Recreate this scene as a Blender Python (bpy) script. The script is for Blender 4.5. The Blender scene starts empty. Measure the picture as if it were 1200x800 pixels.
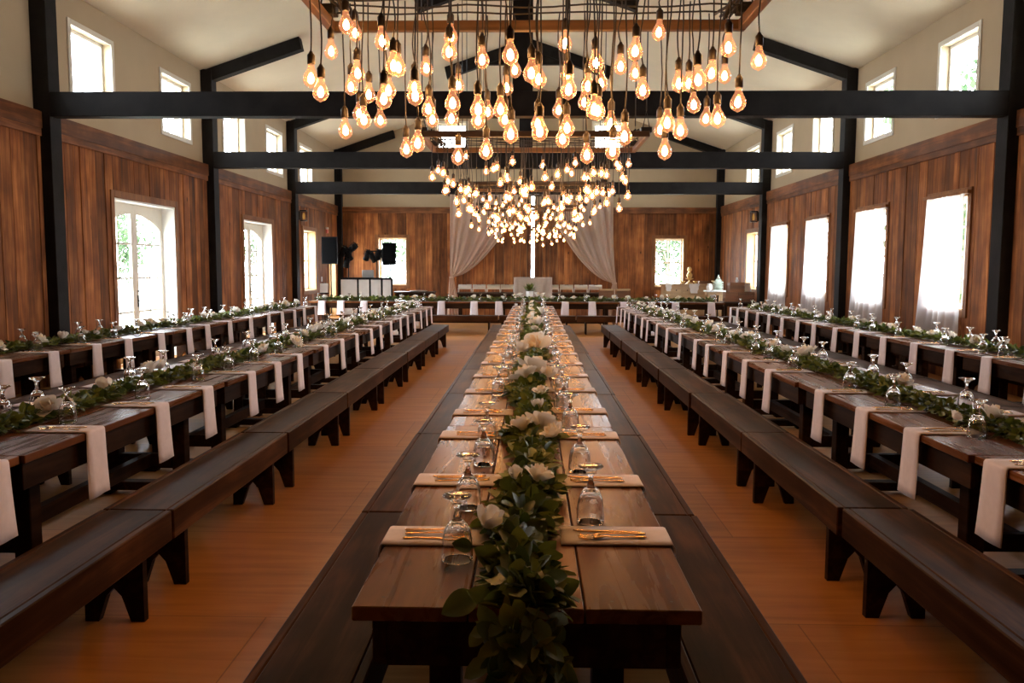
import bpy, bmesh, math, random
import numpy as np
from mathutils import Vector, Matrix
PI = math.pi
random.seed(7)
SC = bpy.context.scene
COL = SC.collection
EYE = 1.612

# ---------------------------------------------------------------- camera (29 mm, standing at the end of the centre table)
F_PX = 966.7
def cam_axes(vpx=623.5, vpy=314.0, roll=0.0035):
    def mk(yaw, pitch):
        F = np.array([-math.sin(yaw)*math.cos(pitch), math.cos(yaw)*math.cos(pitch), -math.sin(pitch)])
        R = np.array([math.cos(yaw), math.sin(yaw), 0.]); D = np.cross(F, R)
        return R*math.cos(roll)-D*math.sin(roll), R*math.sin(roll)+D*math.cos(roll), F
    yaw, pitch = .02, .09
    for _ in range(60):
        R, D, F = mk(yaw, pitch)
        yaw += (vpx-(600+F_PX*R[1]/F[1]))/F_PX*.8
        pitch += ((400+F_PX*D[1]/F[1])-vpy)/F_PX*.8
    return mk(yaw, pitch)
AR, AD, AF = cam_axes()
cam = bpy.data.cameras.new('camera'); cam.lens = F_PX*36/1200; cam.sensor_width = 36; cam.clip_start = .05
co = bpy.data.objects.new('camera', cam); COL.objects.link(co)
M = Matrix.Identity(4)
for i in range(3):
    M[i][0] = AR[i]; M[i][1] = -AD[i]; M[i][2] = -AF[i]
M[2][3] = EYE
co.matrix_world = M
SC.camera = co
def at_y(px, py, Y):
    """point of the hall seen in direction (px, py) of the survey photograph at distance Y down the hall"""
    r = AF+(px-600)/F_PX*AR+(py-400)/F_PX*AD
    return np.array([0, 0, EYE])+r*(Y/r[1])
def at_z(px, py, z):
    r = AF+(px-600)/F_PX*AR+(py-400)/F_PX*AD
    return np.array([0, 0, EYE])+r*((z-EYE)/r[2])

# ---------------------------------------------------------------- mesh builder
class MB:
    def __init__(s): s.v = []; s.f = []; s.m = []; s.sm = []
    def add(s, vs, fs, mi=0, sm=False):
        b = len(s.v); s.v += [tuple(p) for p in vs]
        s.f += [tuple(b+i for i in f) for f in fs]; s.m += [mi]*len(fs); s.sm += [sm]*len(fs)
        return s
    def box(s, x0, x1, y0, y1, z0, z1, mi=0, bev=0, rot=None, piv=None):
        if bev:
            bm = bmesh.new(); bmesh.ops.create_cube(bm, size=1)
            for v in bm.verts:
                v.co = ((x0+x1)/2+v.co.x*(x1-x0), (y0+y1)/2+v.co.y*(y1-y0), (z0+z1)/2+v.co.z*(z1-z0))
            bmesh.ops.bevel(bm, geom=bm.edges[:], offset=bev, segments=1, affect='EDGES')
            vs = [v.co.copy() for v in bm.verts]; bm.verts.index_update()
            fs = [[v.index for v in f.verts] for f in bm.faces]; bm.free()
        else:
            vs = [Vector(p) for p in ((x0,y0,z0),(x1,y0,z0),(x1,y1,z0),(x0,y1,z0),(x0,y0,z1),(x1,y0,z1),(x1,y1,z1),(x0,y1,z1))]
            fs = [(0,3,2,1),(4,5,6,7),(0,1,5,4),(1,2,6,5),(2,3,7,6),(3,0,4,7)]
        if rot is not None:
            p = Vector(piv if piv else ((x0+x1)/2,(y0+y1)/2,(z0+z1)/2))
            vs = [rot @ (v-p)+p for v in vs]
        return s.add(vs, fs, mi)
    def lathe(s, prof, n=24, mi=0, sm=True, c=(0,0,0), mod=None, cap0=False, cap1=False):
        vs = []; k = len(prof)
        for j, (r, z) in enumerate(prof):
            for i in range(n):
                a = 2*PI*i/n; rr = r if mod is None else r*mod(a, z, j)
                vs.append((c[0]+rr*math.cos(a), c[1]+rr*math.sin(a), c[2]+z))
        fs = [(j*n+i, j*n+(i+1) % n, (j+1)*n+(i+1) % n, (j+1)*n+i) for j in range(k-1) for i in range(n)]
        if cap0: fs.append(tuple(range(n-1, -1, -1)))
        if cap1: fs.append(tuple((k-1)*n+i for i in range(n)))
        return s.add(vs, fs, mi, sm)
    def tube(s, pts, r, n=6, mi=0, sm=True, caps=True):
        pts = [Vector(p) for p in pts]; vs = []
        rr = r if isinstance(r, (list, tuple)) else [r]*len(pts)
        ref = None
        for i, p in enumerate(pts):
            t = (pts[min(i+1, len(pts)-1)]-pts[max(i-1, 0)])
            t = t.normalized() if t.length > 1e-9 else Vector((0,0,1))
            if ref is None: ref = t.orthogonal().normalized()
            a = (ref-t*ref.dot(t)); a = a.normalized() if a.length > 1e-6 else t.orthogonal().normalized()
            ref = a; b = t.cross(a)
            for k in range(n):
                q = 2*PI*k/n; vs.append(p+(a*math.cos(q)+b*math.sin(q))*rr[i])
        fs = [(i*n+k, i*n+(k+1) % n, (i+1)*n+(k+1) % n, (i+1)*n+k) for i in range(len(pts)-1) for k in range(n)]
        if caps: fs += [tuple(range(n-1, -1, -1)), tuple((len(pts)-1)*n+k for k in range(n))]
        return s.add(vs, fs, mi, sm)
    def prism(s, poly, a0, a1, axis='y', mi=0):
        """polygon in the other two axes, pushed from a0 to a1 along axis"""
        n = len(poly)
        def P(u, v, w): return (u, w, v) if axis == 'y' else ((w, u, v) if axis == 'x' else (u, v, w))
        vs = [P(u, v, a0) for u, v in poly]+[P(u, v, a1) for u, v in poly]
        fs = [tuple(range(n)), tuple(range(2*n-1, n-1, -1))]+[(i, n+i, n+(i+1) % n, (i+1) % n) for i in range(n)]
        return s.add(vs, fs, mi)
    def grid(s, fn, nu, nv, mi=0, sm=True):
        vs = [fn(i/nu, j/nv) for j in range(nv+1) for i in range(nu+1)]
        w = nu+1
        return s.add(vs, [(j*w+i, j*w+i+1, (j+1)*w+i+1, (j+1)*w+i) for j in range(nv) for i in range(nu)], mi, sm)
    def mesh(s, name, mats):
        me = bpy.data.meshes.new(name); me.from_pydata(s.v, [], s.f)
        for m in (mats if isinstance(mats, (list, tuple)) else [mats]): me.materials.append(m)
        me.polygons.foreach_set('material_index', s.m); me.polygons.foreach_set('use_smooth', s.sm)
        bm = bmesh.new(); bm.from_mesh(me); bmesh.ops.recalc_face_normals(bm, faces=bm.faces[:]); bm.to_mesh(me); bm.free()
        me.update(); return me
    def build(s, name, mats, parent=None, loc=None, rz=0):
        return obj(name, s.mesh(name, mats), parent, loc, rz)
def obj(name, me, parent=None, loc=None, rz=0):
    o = bpy.data.objects.new(name, me); COL.objects.link(o)
    if parent: o.parent = parent
    if loc is not None: o.location = loc
    if rz: o.rotation_euler.z = rz
    return o
def tag(o, label=None, cat=None, group=None, kind=None):
    for k, v in (('label', label), ('category', cat), ('group', group), ('kind', kind)):
        if v: o[k] = v
    return o
def empty(name, loc=(0,0,0), rz=0, label=None, cat=None, group=None, kind=None):
    o = bpy.data.objects.new(name, None); COL.objects.link(o); o.empty_display_size = .1
    o.location = loc; o.rotation_euler.z = rz
    return tag(o, label, cat, group, kind)
def struct(o, label=None, cat=None): return tag(o, label, cat, None, 'structure')
KIDS = {}
def copy_tree(o, parent=None):
    c = o.copy(); COL.objects.link(c)
    if parent is not None: c.parent = parent
    for ch in o.children: copy_tree(ch, c)
    return c
ORD = ['zeroth','first','second','third','fourth','fifth','sixth','seventh','eighth','ninth','tenth','eleventh','twelfth','thirteenth','fourteenth',
       'fifteenth','sixteenth','seventeenth','eighteenth','nineteenth','twentieth','twenty-first','twenty-second','twenty-third','twenty-fourth','twenty-fifth',
       'twenty-sixth','twenty-seventh','twenty-eighth','twenty-ninth','thirtieth']
ORD += ['thirty-'+w for w in ORD[1:10]]+['fortieth']+['forty-'+w for w in ORD[1:10]]+['fiftieth']+['fifty-'+w for w in ORD[1:10]]+['sixtieth']+['sixty-'+w for w in ORD[1:10]]+['seventieth']+['seventy-'+w for w in ORD[1:10]]+['eightieth']+['eighty-'+w for w in ORD[1:10]]

# ---------------------------------------------------------------- materials
def new_mat(name):
    m = bpy.data.materials.new(name); m.use_nodes = True
    nt = m.node_tree; nt.nodes.clear()
    out = nt.nodes.new('ShaderNodeOutputMaterial')
    return m, nt, out
def N(nt, t, **kw):
    n = nt.nodes.new(t)
    for k, v in kw.items():
        if k in n.inputs.keys(): n.inputs[k].default_value = v
        else: setattr(n, k, v)
    return n
def c4(c): return (c[0], c[1], c[2], 1)
def ramp(nt, stops):
    r = nt.nodes.new('ShaderNodeValToRGB'); e = r.color_ramp.elements
    while len(e) > 1: e.remove(e[0])
    e[0].position = stops[0][0]; e[0].color = c4(stops[0][1])
    for p, c in stops[1:]:
        x = e.new(p); x.color = c4(c)
    return r
def plain(name, col, rough=.5, metal=0, vary=.12, scale=8, bump=0, spec=.5, coat=0, sheen=0, alpha_trans=0):
    m, nt, out = new_mat(name); L = nt.links.new
    p = N(nt, 'ShaderNodeBsdfPrincipled'); p.inputs['Roughness'].default_value = rough; p.inputs['Metallic'].default_value = metal
    p.inputs['Specular IOR Level'].default_value = spec
    if coat: p.inputs['Coat Weight'].default_value = coat; p.inputs['Coat Roughness'].default_value = .1
    if sheen: p.inputs['Sheen Weight'].default_value = sheen
    tc = N(nt, 'ShaderNodeTexCoord'); nz = N(nt, 'ShaderNodeTexNoise'); nz.inputs['Scale'].default_value = scale; nz.inputs['Detail'].default_value = 4
    L(tc.outputs['Object'], nz.inputs['Vector'])
    r = ramp(nt, [(.3, [max(0, c*(1-vary)) for c in col]), (.7, [min(1, c*(1+vary)) for c in col])])
    L(nz.outputs['Fac'], r.inputs['Fac']); L(r.outputs['Color'], p.inputs['Base Color'])
    if bump:
        b = N(nt, 'ShaderNodeBump'); b.inputs['Strength'].default_value = bump; b.inputs['Distance'].default_value = .01
        n2 = N(nt, 'ShaderNodeTexNoise'); n2.inputs['Scale'].default_value = scale*12; L(tc.outputs['Object'], n2.inputs['Vector'])
        L(n2.outputs['Fac'], b.inputs['Height']); L(b.outputs['Normal'], p.inputs['Normal'])
    L(p.outputs['BSDF'], out.inputs['Surface'])
    return m
def wood(name, dark, mid, light, axis='y', rough=(.3, .5), island=.35, scale=1.0, bump=.15, spec=.5, knots=True, stretch=14, gl=None):
    m, nt, out = new_mat(name); L = nt.links.new
    p = N(nt, 'ShaderNodeBsdfPrincipled'); p.inputs['Specular IOR Level'].default_value = spec
    tc = N(nt, 'ShaderNodeTexCoord'); oi = N(nt, 'ShaderNodeObjectInfo'); ge = N(nt, 'ShaderNodeNewGeometry')
    add = N(nt, 'ShaderNodeMath', operation='ADD'); L(oi.outputs['Random'], add.inputs[0]); L(ge.outputs['Random Per Island'], add.inputs[1])
    mul = N(nt, 'ShaderNodeMath', operation='MULTIPLY'); L(add.outputs[0], mul.inputs[0]); mul.inputs[1].default_value = 37.0
    off = N(nt, 'ShaderNodeCombineXYZ'); [L(mul.outputs[0], off.inputs[i]) for i in range(3)]
    va = N(nt, 'ShaderNodeVectorMath', operation='ADD'); L(tc.outputs['Object'], va.inputs[0]); L(off.outputs[0], va.inputs[1])
    mp = N(nt, 'ShaderNodeMapping'); s = [stretch*scale]*3; s['xyz'.index(axis)] = .9*scale; mp.inputs['Scale'].default_value = s
    L(va.outputs[0], mp.inputs['Vector'])
    n1 = N(nt, 'ShaderNodeTexNoise'); n1.inputs['Scale'].default_value = 1.0; n1.inputs['Detail'].default_value = 7; n1.inputs['Roughness'].default_value = .62; n1.inputs['Distortion'].default_value = .8
    L(mp.outputs[0], n1.inputs['Vector'])
    n2 = N(nt, 'ShaderNodeTexNoise'); n2.inputs['Scale'].default_value = 2.2*scale; n2.inputs['Detail'].default_value = 3; L(va.outputs[0], n2.inputs['Vector'])
    mx = N(nt, 'ShaderNodeMix'); mx.data_type = 'FLOAT'; mx.inputs[0].default_value = .4; L(n1.outputs['Fac'], mx.inputs[2]); L(n2.outputs['Fac'], mx.inputs[3])
    r = ramp(nt, [(.3, dark), (.5, mid), (.68, light)]); L(mx.outputs[0], r.inputs['Fac'])
    col = r.outputs['Color']
    if knots:
        vo = N(nt, 'ShaderNodeTexVoronoi'); vo.inputs['Scale'].default_value = 2.1*scale; vo.inputs['Randomness'].default_value = 1
        mp2 = N(nt, 'ShaderNodeMapping'); s2 = [1.6, 1.6, 1.6]; s2['xyz'.index(axis)] = .8; mp2.inputs['Scale'].default_value = s2
        L(va.outputs[0], mp2.inputs['Vector']); L(mp2.outputs[0], vo.inputs['Vector'])
        kr = ramp(nt, [(.035, (0,0,0)), (.075, (1,1,1))]); L(vo.outputs['Distance'], kr.inputs['Fac'])
        km = N(nt, 'ShaderNodeMix'); km.data_type = 'RGBA'; km.blend_type = 'MULTIPLY'; km.inputs[0].default_value = .75
        L(col, km.inputs[6]); L(kr.outputs['Color'], km.inputs[7]); col = km.outputs[2]
    # each board its own tone
    mr = N(nt, 'ShaderNodeMapRange'); mr.inputs[3].default_value = 1-island; mr.inputs[4].default_value = 1+island
    fr = N(nt, 'ShaderNodeMath', operation='FRACT'); m7 = N(nt, 'ShaderNodeMath', operation='MULTIPLY'); m7.inputs[1].default_value = 7.31
    L(add.outputs[0], m7.inputs[0]); L(m7.outputs[0], fr.inputs[0]); L(fr.outputs[0], mr.inputs[0])
    vm = N(nt, 'ShaderNodeVectorMath', operation='SCALE'); L(col, vm.inputs[0]); L(mr.outputs[0], vm.inputs['Scale'])
    L(vm.outputs[0], p.inputs['Base Color'])
    rr = N(nt, 'ShaderNodeMapRange'); rr.inputs[1].default_value = .3; rr.inputs[2].default_value = .7; rr.inputs[3].default_value = rough[0]; rr.inputs[4].default_value = rough[1]
    L(n1.outputs['Fac'], rr.inputs[0]); L(rr.outputs[0], p.inputs['Roughness'])
    b = N(nt, 'ShaderNodeBump'); b.inputs['Strength'].default_value = bump; b.inputs['Distance'].default_value = .008
    L(n1.outputs['Fac'], b.inputs['Height']); L(b.outputs['Normal'], p.inputs['Normal'])
    if gl:      # oiled wood: matt body with a soft reflection that grows towards grazing view
        d = N(nt, 'ShaderNodeBsdfDiffuse'); g = N(nt, 'ShaderNodeBsdfGlossy'); L(vm.outputs[0], d.inputs['Color']); L(rr.outputs[0], g.inputs['Roughness'])
        L(b.outputs[0], d.inputs['Normal']); L(b.outputs[0], g.inputs['Normal'])
        lw = N(nt, 'ShaderNodeLayerWeight'); lw.inputs['Blend'].default_value = .5
        pw = N(nt, 'ShaderNodeMath', operation='POWER'); L(lw.outputs['Facing'], pw.inputs[0]); pw.inputs[1].default_value = 5
        ma = N(nt, 'ShaderNodeMath', operation='MULTIPLY_ADD'); L(pw.outputs[0], ma.inputs[0]); ma.inputs[1].default_value = gl[1]; ma.inputs[2].default_value = gl[0]
        mxs = N(nt, 'ShaderNodeMixShader'); L(ma.outputs[0], mxs.inputs[0]); L(d.outputs[0], mxs.inputs[1]); L(g.outputs[0], mxs.inputs[2])
        nt.nodes.remove(p); L(mxs.outputs[0], out.inputs['Surface'])
    else: L(p.outputs['BSDF'], out.inputs['Surface'])
    return m
def clear_sheet(name, tint=(1,1,1), refl=.07, rough=.02):
    """thin clear glass: straight-through light and a little mirror reflection"""
    m, nt, out = new_mat(name); L = nt.links.new
    t = N(nt, 'ShaderNodeBsdfTransparent'); t.inputs['Color'].default_value = c4(tint)
    g = N(nt, 'ShaderNodeBsdfGlossy'); g.inputs['Roughness'].default_value = rough
    lw = N(nt, 'ShaderNodeLayerWeight'); lw.inputs['Blend'].default_value = .5
    pw = N(nt, 'ShaderNodeMath', operation='POWER'); L(lw.outputs['Facing'], pw.inputs[0]); pw.inputs[1].default_value = 5
    ma = N(nt, 'ShaderNodeMath', operation='MULTIPLY_ADD'); L(pw.outputs[0], ma.inputs[0]); ma.inputs[1].default_value = .6; ma.inputs[2].default_value = .035
    mx = N(nt, 'ShaderNodeMixShader'); L(ma.outputs[0], mx.inputs[0]); L(t.outputs[0], mx.inputs[1]); L(g.outputs[0], mx.inputs[2])
    L(mx.outputs[0], out.inputs['Surface']); return m
def sheer(name, col, see=.4):
    m, nt, out = new_mat(name); L = nt.links.new
    t = N(nt, 'ShaderNodeBsdfTransparent'); tr = N(nt, 'ShaderNodeBsdfTranslucent'); d = N(nt, 'ShaderNodeBsdfDiffuse')
    tc = N(nt, 'ShaderNodeTexCoord'); nz = N(nt, 'ShaderNodeTexNoise'); nz.inputs['Scale'].default_value = 60; L(tc.outputs['Object'], nz.inputs['Vector'])
    r = ramp(nt, [(.3, [c*.93 for c in col]), (.7, col)]); L(nz.outputs['Fac'], r.inputs['Fac'])
    L(r.outputs['Color'], tr.inputs['Color']); L(r.outputs['Color'], d.inputs['Color'])
    a = N(nt, 'ShaderNodeMixShader'); a.inputs[0].default_value = .5; L(tr.outputs[0], a.inputs[1]); L(d.outputs[0], a.inputs[2])
    b = N(nt, 'ShaderNodeMixShader'); b.inputs[0].default_value = 1-see; L(t.outputs[0], b.inputs[1]); L(a.outputs[0], b.inputs[2])
    L(b.outputs[0], out.inputs['Surface']); return m
def glass(name, rough=.015, ior=1.5, tint=(1,1,1)):
    m, nt, out = new_mat(name)
    p = N(nt, 'ShaderNodeBsdfPrincipled'); p.inputs['Base Color'].default_value = c4(tint)
    p.inputs['Transmission Weight'].default_value = 1; p.inputs['Roughness'].default_value = rough; p.inputs['IOR'].default_value = ior
    nt.links.new(p.outputs[0], out.inputs['Surface']); return m
def emit(name, col, s):
    m, nt, out = new_mat(name); e = N(nt, 'ShaderNodeEmission'); e.inputs['Color'].default_value = c4(col); e.inputs['Strength'].default_value = s
    nt.links.new(e.outputs[0], out.inputs['Surface']); return m
def leafmat(name, a, b, rough=.42, trans=.25):
    m, nt, out = new_mat(name); L = nt.links.new
    ge = N(nt, 'ShaderNodeNewGeometry'); r = ramp(nt, [(0, a), (1, b)]); L(ge.outputs['Random Per Island'], r.inputs['Fac'])
    p = N(nt, 'ShaderNodeBsdfPrincipled'); p.inputs['Roughness'].default_value = rough; L(r.outputs['Color'], p.inputs['Base Color'])
    t = N(nt, 'ShaderNodeBsdfTranslucent'); L(r.outputs['Color'], t.inputs['Color'])
    mx = N(nt, 'ShaderNodeMixShader'); mx.inputs[0].default_value = trans; L(p.outputs[0], mx.inputs[1]); L(t.outputs[0], mx.inputs[2])
    L(mx.outputs[0], out.inputs['Surface']); return m

W = {}
W['table'] = wood('stained_pine_table', (.038,.013,.0045), (.14,.047,.013), (.23,.083,.025), 'y', (.2,.36), .25, bump=.025, gl=(.022,.6))
W['table_x'] = wood('stained_pine_head_table', (.02,.012,.008), (.04,.022,.013), (.08,.042,.022), 'x', (.3,.45), .25)
W['apron'] = wood('dark_apron', (.010,.0045,.0024), (.026,.0115,.0055), (.058,.025,.0105), 'y', (.4,.55), .25, gl=(.006,.2))
W['bench'] = wood('stained_bench', (.013,.0045,.002), (.042,.0155,.006), (.115,.043,.015), 'y', (.3,.46), .3, bump=.05, gl=(.009,.3))
W['bench_x'] = wood('stained_bench_cross', (.03,.014,.007), (.085,.038,.018), (.16,.075,.034), 'x', (.3,.5), .25)
W['plank'] = wood('rough_sawn_wall_plank', (.036,.010,.0035), (.23,.077,.0215), (.5,.2,.064), 'z', (.6,.8), .45, scale=.8, bump=.35, spec=.3, stretch=18)
W['plank_far'] = W['plank']
W['cap'] = wood('cap_board', (.03,.010,.004), (.17,.062,.021), (.38,.15,.056), 'y', (.5,.7), .25, bump=.3, spec=.3)
W['cap_x'] = wood('cap_board_cross', (.03,.010,.004), (.17,.062,.021), (.38,.15,.056), 'x', (.5,.7), .25, bump=.3, spec=.3)
W['casing'] = wood('window_casing_wood', (.12,.045,.016), (.24,.1,.036), (.36,.165,.065), 'z', (.45,.65), .15, bump=.2, spec=.3)
W['jamb'] = wood('pale_jamb_wood', (.38,.22,.09), (.52,.32,.14), (.62,.42,.2), 'z', (.5,.6), .1, bump=.1, knots=False)
W['beam'] = plain('black_stained_timber', (.012,.0105,.010), .6, vary=.3, scale=5, bump=.2, spec=.12)
W['frame'] = wood('chandelier_frame_wood', (.04,.022,.014), (.10,.058,.036), (.17,.1,.06), 'x', (.4,.55), .2)
W['frame_y'] = wood('chandelier_frame_wood_side', (.04,.022,.014), (.10,.058,.036), (.17,.1,.06), 'y', (.4,.55), .2)
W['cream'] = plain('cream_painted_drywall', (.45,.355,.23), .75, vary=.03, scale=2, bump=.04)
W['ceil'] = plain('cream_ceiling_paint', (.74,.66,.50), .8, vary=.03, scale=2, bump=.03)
W['white'] = plain('white_vinyl', (.8,.8,.77), .4, vary=.02)
W['ivory'] = plain('ivory_door_paint', (.72,.69,.6), .4, vary=.03)
W['pane'] = clear_sheet('window_glass')
W['sheer'] = sheer('white_sheer', (.68,.655,.66), .08)
W['drape'] = sheer('champagne_sheer', (.86,.69,.57), .15)
W['napkin'] = plain('blush_linen', (.76,.67,.685), .85, vary=.04, scale=30, bump=.12, sheen=.2, spec=.2)
W['goblet'] = glass('clear_goblet_glass')
W['gold'] = plain('gold_plated_steel', (.95,.58,.26), .2, metal=1, vary=.05)
W['cord'] = plain('black_cord', (.014,.012,.011), .5, vary=.2)
W['socket'] = plain('black_bakelite', (.018,.013,.011), .4, vary=.2)
W['steel'] = plain('dark_steel', (.05,.05,.052), .4, metal=.8, vary=.1)
W['silver'] = plain('polished_steel', (.8,.8,.8), .32, metal=1, vary=.04)
W['black'] = plain('black_plastic', (.010,.010,.011), .6, vary=.2, bump=.1, spec=.08)
W['grille'] = plain('black_speaker_grille', (.005,.005,.0055), .9, vary=.3, scale=120, bump=.2, spec=0)
W['laptop'] = plain('grey_aluminium', (.42,.42,.42), .35, metal=.6, vary=.03)
W['facade'] = plain('white_scrim', (.8,.78,.75), .8, vary=.03)
W['linen'] = plain('taupe_linen', (.40,.31,.25), .9, vary=.06, scale=40, bump=.2, sheen=.3)
W['cloth'] = plain('white_tablecloth', (.78,.76,.72), .85, vary=.03, bump=.1)
W['tan'] = wood('weathered_tan_wood', (.34,.22,.11), (.5,.34,.18), (.6,.43,.25), 'x', (.45,.6), .1, knots=False)
W['crate'] = wood('crate_wood', (.10,.042,.018), (.2,.085,.036), (.3,.14,.06), 'x', (.5,.65), .3)
W['brass'] = plain('antique_gold', (.8,.58,.25), .3, metal=1, vary=.1)
W['cage'] = plain('pale_green_metal', (.55,.62,.54), .5, vary=.05)
W['ceramic'] = plain('white_ceramic', (.8,.8,.78), .25, vary=.02)
W['paper'] = plain('white_card', (.82,.82,.8), .8, vary=.02)
W['lampglow'] = emit('amber_lantern_glow', (1,.5,.12), .45)
W['red'] = plain('red_plastic', (.6,.12,.1), .4, vary=.05)
W['stem'] = plain('brown_stem', (.10,.07,.03), .7, vary=.2)
W['leaf'] = leafmat('salal_leaf', (.03,.06,.010), (.19,.21,.03), .36)
W['leaf2'] = leafmat('ruscus_leaf', (.04,.08,.02), (.24,.25,.05), .4)
W['euca'] = leafmat('eucalyptus_leaf', (.07,.105,.08), (.19,.23,.18), .55)
W['petal'] = leafmat('cream_petal', (.86,.81,.73), (.93,.89,.82), .6, .3)
W['heart'] = leafmat('peach_petal', (.9,.74,.52), (.92,.82,.66), .6, .3)
W['tree'] = leafmat('tree_leaf', (.014,.036,.010), (.045,.08,.028), .6, .5)
W['bark'] = plain('tree_bark', (.12,.09,.06), .9, vary=.3)

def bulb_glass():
    m, nt, out = new_mat('amber_halo_bulb_glass'); L = nt.links.new
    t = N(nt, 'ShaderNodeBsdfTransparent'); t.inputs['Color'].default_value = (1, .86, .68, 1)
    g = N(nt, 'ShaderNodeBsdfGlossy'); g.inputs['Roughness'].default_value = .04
    e = N(nt, 'ShaderNodeEmission'); e.inputs['Color'].default_value = (1, .40, .19, 1); e.inputs['Strength'].default_value = BULB_HAZE  # weak emission on the glass imitates the amber halo around the core
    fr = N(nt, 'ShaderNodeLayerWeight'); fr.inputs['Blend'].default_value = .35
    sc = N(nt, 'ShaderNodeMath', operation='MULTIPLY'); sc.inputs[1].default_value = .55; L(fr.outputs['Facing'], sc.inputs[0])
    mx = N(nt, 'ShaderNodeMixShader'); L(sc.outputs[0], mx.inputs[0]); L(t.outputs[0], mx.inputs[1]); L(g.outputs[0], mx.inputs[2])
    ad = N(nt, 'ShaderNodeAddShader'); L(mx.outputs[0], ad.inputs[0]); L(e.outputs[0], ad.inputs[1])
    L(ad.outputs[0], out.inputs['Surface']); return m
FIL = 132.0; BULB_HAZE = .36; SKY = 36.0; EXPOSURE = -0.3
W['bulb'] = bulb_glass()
W['filament_glow'] = emit('hot_filament', (1, .52, .19), FIL)

def floor_mat():
    m, nt, out = new_mat('sealed_plywood_floor'); L = nt.links.new
    p = N(nt, 'ShaderNodeBsdfPrincipled'); p.inputs['Specular IOR Level'].default_value = .3
    tc = N(nt, 'ShaderNodeTexCoord')
    mp = N(nt, 'ShaderNodeMapping'); mp.inputs['Scale'].default_value = (1.2, 14, 1); L(tc.outputs['Object'], mp.inputs['Vector'])
    n1 = N(nt, 'ShaderNodeTexNoise'); n1.inputs['Scale'].default_value = 1.1; n1.inputs['Detail'].default_value = 6; n1.inputs['Distortion'].default_value = .5; L(mp.outputs[0], n1.inputs['Vector'])
    n2 = N(nt, 'ShaderNodeTexNoise'); n2.inputs['Scale'].default_value = 1.3; n2.inputs['Detail'].default_value = 4; L(tc.outputs['Object'], n2.inputs['Vector'])
    mx = N(nt, 'ShaderNodeMix'); mx.data_type = 'FLOAT'; mx.inputs[0].default_value = .5; L(n1.outputs['Fac'], mx.inputs[2]); L(n2.outputs['Fac'], mx.inputs[3])
    r = ramp(nt, [(.3, (.28,.105,.02)), (.5, (.43,.175,.038)), (.7, (.54,.245,.062))]); L(mx.outputs[0], r.inputs['Fac'])
    br = N(nt, 'ShaderNodeTexBrick'); br.inputs['Scale'].default_value = 1; br.inputs['Mortar Size'].default_value = .004; br.inputs['Mortar Smooth'].default_value = .3
    br.inputs['Brick Width'].default_value = 2.44; br.inputs['Row Height'].default_value = 1.22
    br.inputs['Color1'].default_value = (1,1,1,1); br.inputs['Color2'].default_value = (.84,.84,.84,1); br.inputs['Mortar'].default_value = (.5,.5,.5,1)
    L(tc.outputs['Object'], br.inputs['Vector'])
    m2 = N(nt, 'ShaderNodeMix'); m2.data_type = 'RGBA'; m2.blend_type = 'MULTIPLY'; m2.inputs[0].default_value = 1; L(r.outputs['Color'], m2.inputs[6]); L(br.outputs['Color'], m2.inputs[7])
    L(m2.outputs[2], p.inputs['Base Color'])
    rr = N(nt, 'ShaderNodeMapRange'); rr.inputs[3].default_value = .36; rr.inputs[4].default_value = .58; L(n2.outputs['Fac'], rr.inputs[0]); L(rr.outputs[0], p.inputs['Roughness'])
    b = N(nt, 'ShaderNodeBump'); b.inputs['Strength'].default_value = .08; b.inputs['Distance'].default_value = .005; L(n1.outputs['Fac'], b.inputs['Height']); L(b.outputs[0], p.inputs['Normal'])
    L(p.outputs[0], out.inputs['Surface']); return m
W['floor'] = floor_mat()

# ---------------------------------------------------------------- the hall
XL, XR = -6.56, 6.29            # drywall faces
WLX, WRX = -6.48, 6.21          # plank faces
YB, YF = -5.0, 27.75            # rear wall, far wall
EAVE, RX, SL = 5.47, -.135, .335
RIDGE = EAVE+(RX-XL)*SL
TH = .30
WOODTOP = 3.42

MB().box(XL-TH, XR+TH, YB-TH, YF+TH, -.12, 0).build('floor', W['floor'])
struct(bpy.data.objects['floor'])
mb = MB()
for sx, xe in ((-1, XL-TH), (1, XR+TH)):
    ze = EAVE-TH*SL
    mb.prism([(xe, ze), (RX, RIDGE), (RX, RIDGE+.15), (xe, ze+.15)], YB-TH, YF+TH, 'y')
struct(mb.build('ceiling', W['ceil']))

PORTALS = []
def holed(mb, axis, a0, a1, u0, u1, z0, z1, holes, mi=0):
    """wall slab between a0 and a1 along axis; holes = (u0,u1,z0,z1)"""
    us = sorted(set([u0, u1]+[h[0] for h in holes]+[h[1] for h in holes])); zs = sorted(set([z0, z1]+[h[2] for h in holes]+[h[3] for h in holes]))
    def P(a, u, z): return (a, u, z) if axis == 'x' else (u, a, z)
    solid = {}
    for i in range(len(us)-1):
        for j in range(len(zs)-1):
            cu, cz = (us[i]+us[i+1])/2, (zs[j]+zs[j+1])/2
            solid[i, j] = not any(h[0] < cu < h[1] and h[2] < cz < h[3] for h in holes)
    for (i, j), s in solid.items():
        if not s: continue
        A, B, C, D = us[i], us[i+1], zs[j], zs[j+1]
        for a in (a0, a1): mb.add([P(a, A, C), P(a, B, C), P(a, B, D), P(a, A, D)], [(0,1,2,3)], mi)
        for (di, dj, q) in ((-1,0,((A,C),(A,D))), (1,0,((B,C),(B,D))), (0,-1,((A,C),(B,C))), (0,1,((A,D),(B,D)))):
            if not solid.get((i+di, j+dj), False):
                (ua, za), (ub, zb) = q
                mb.add([P(a0, ua, za), P(a1, ua, za), P(a1, ub, zb), P(a0, ub, zb)], [(0,1,2,3)], mi)
    return mb
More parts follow.
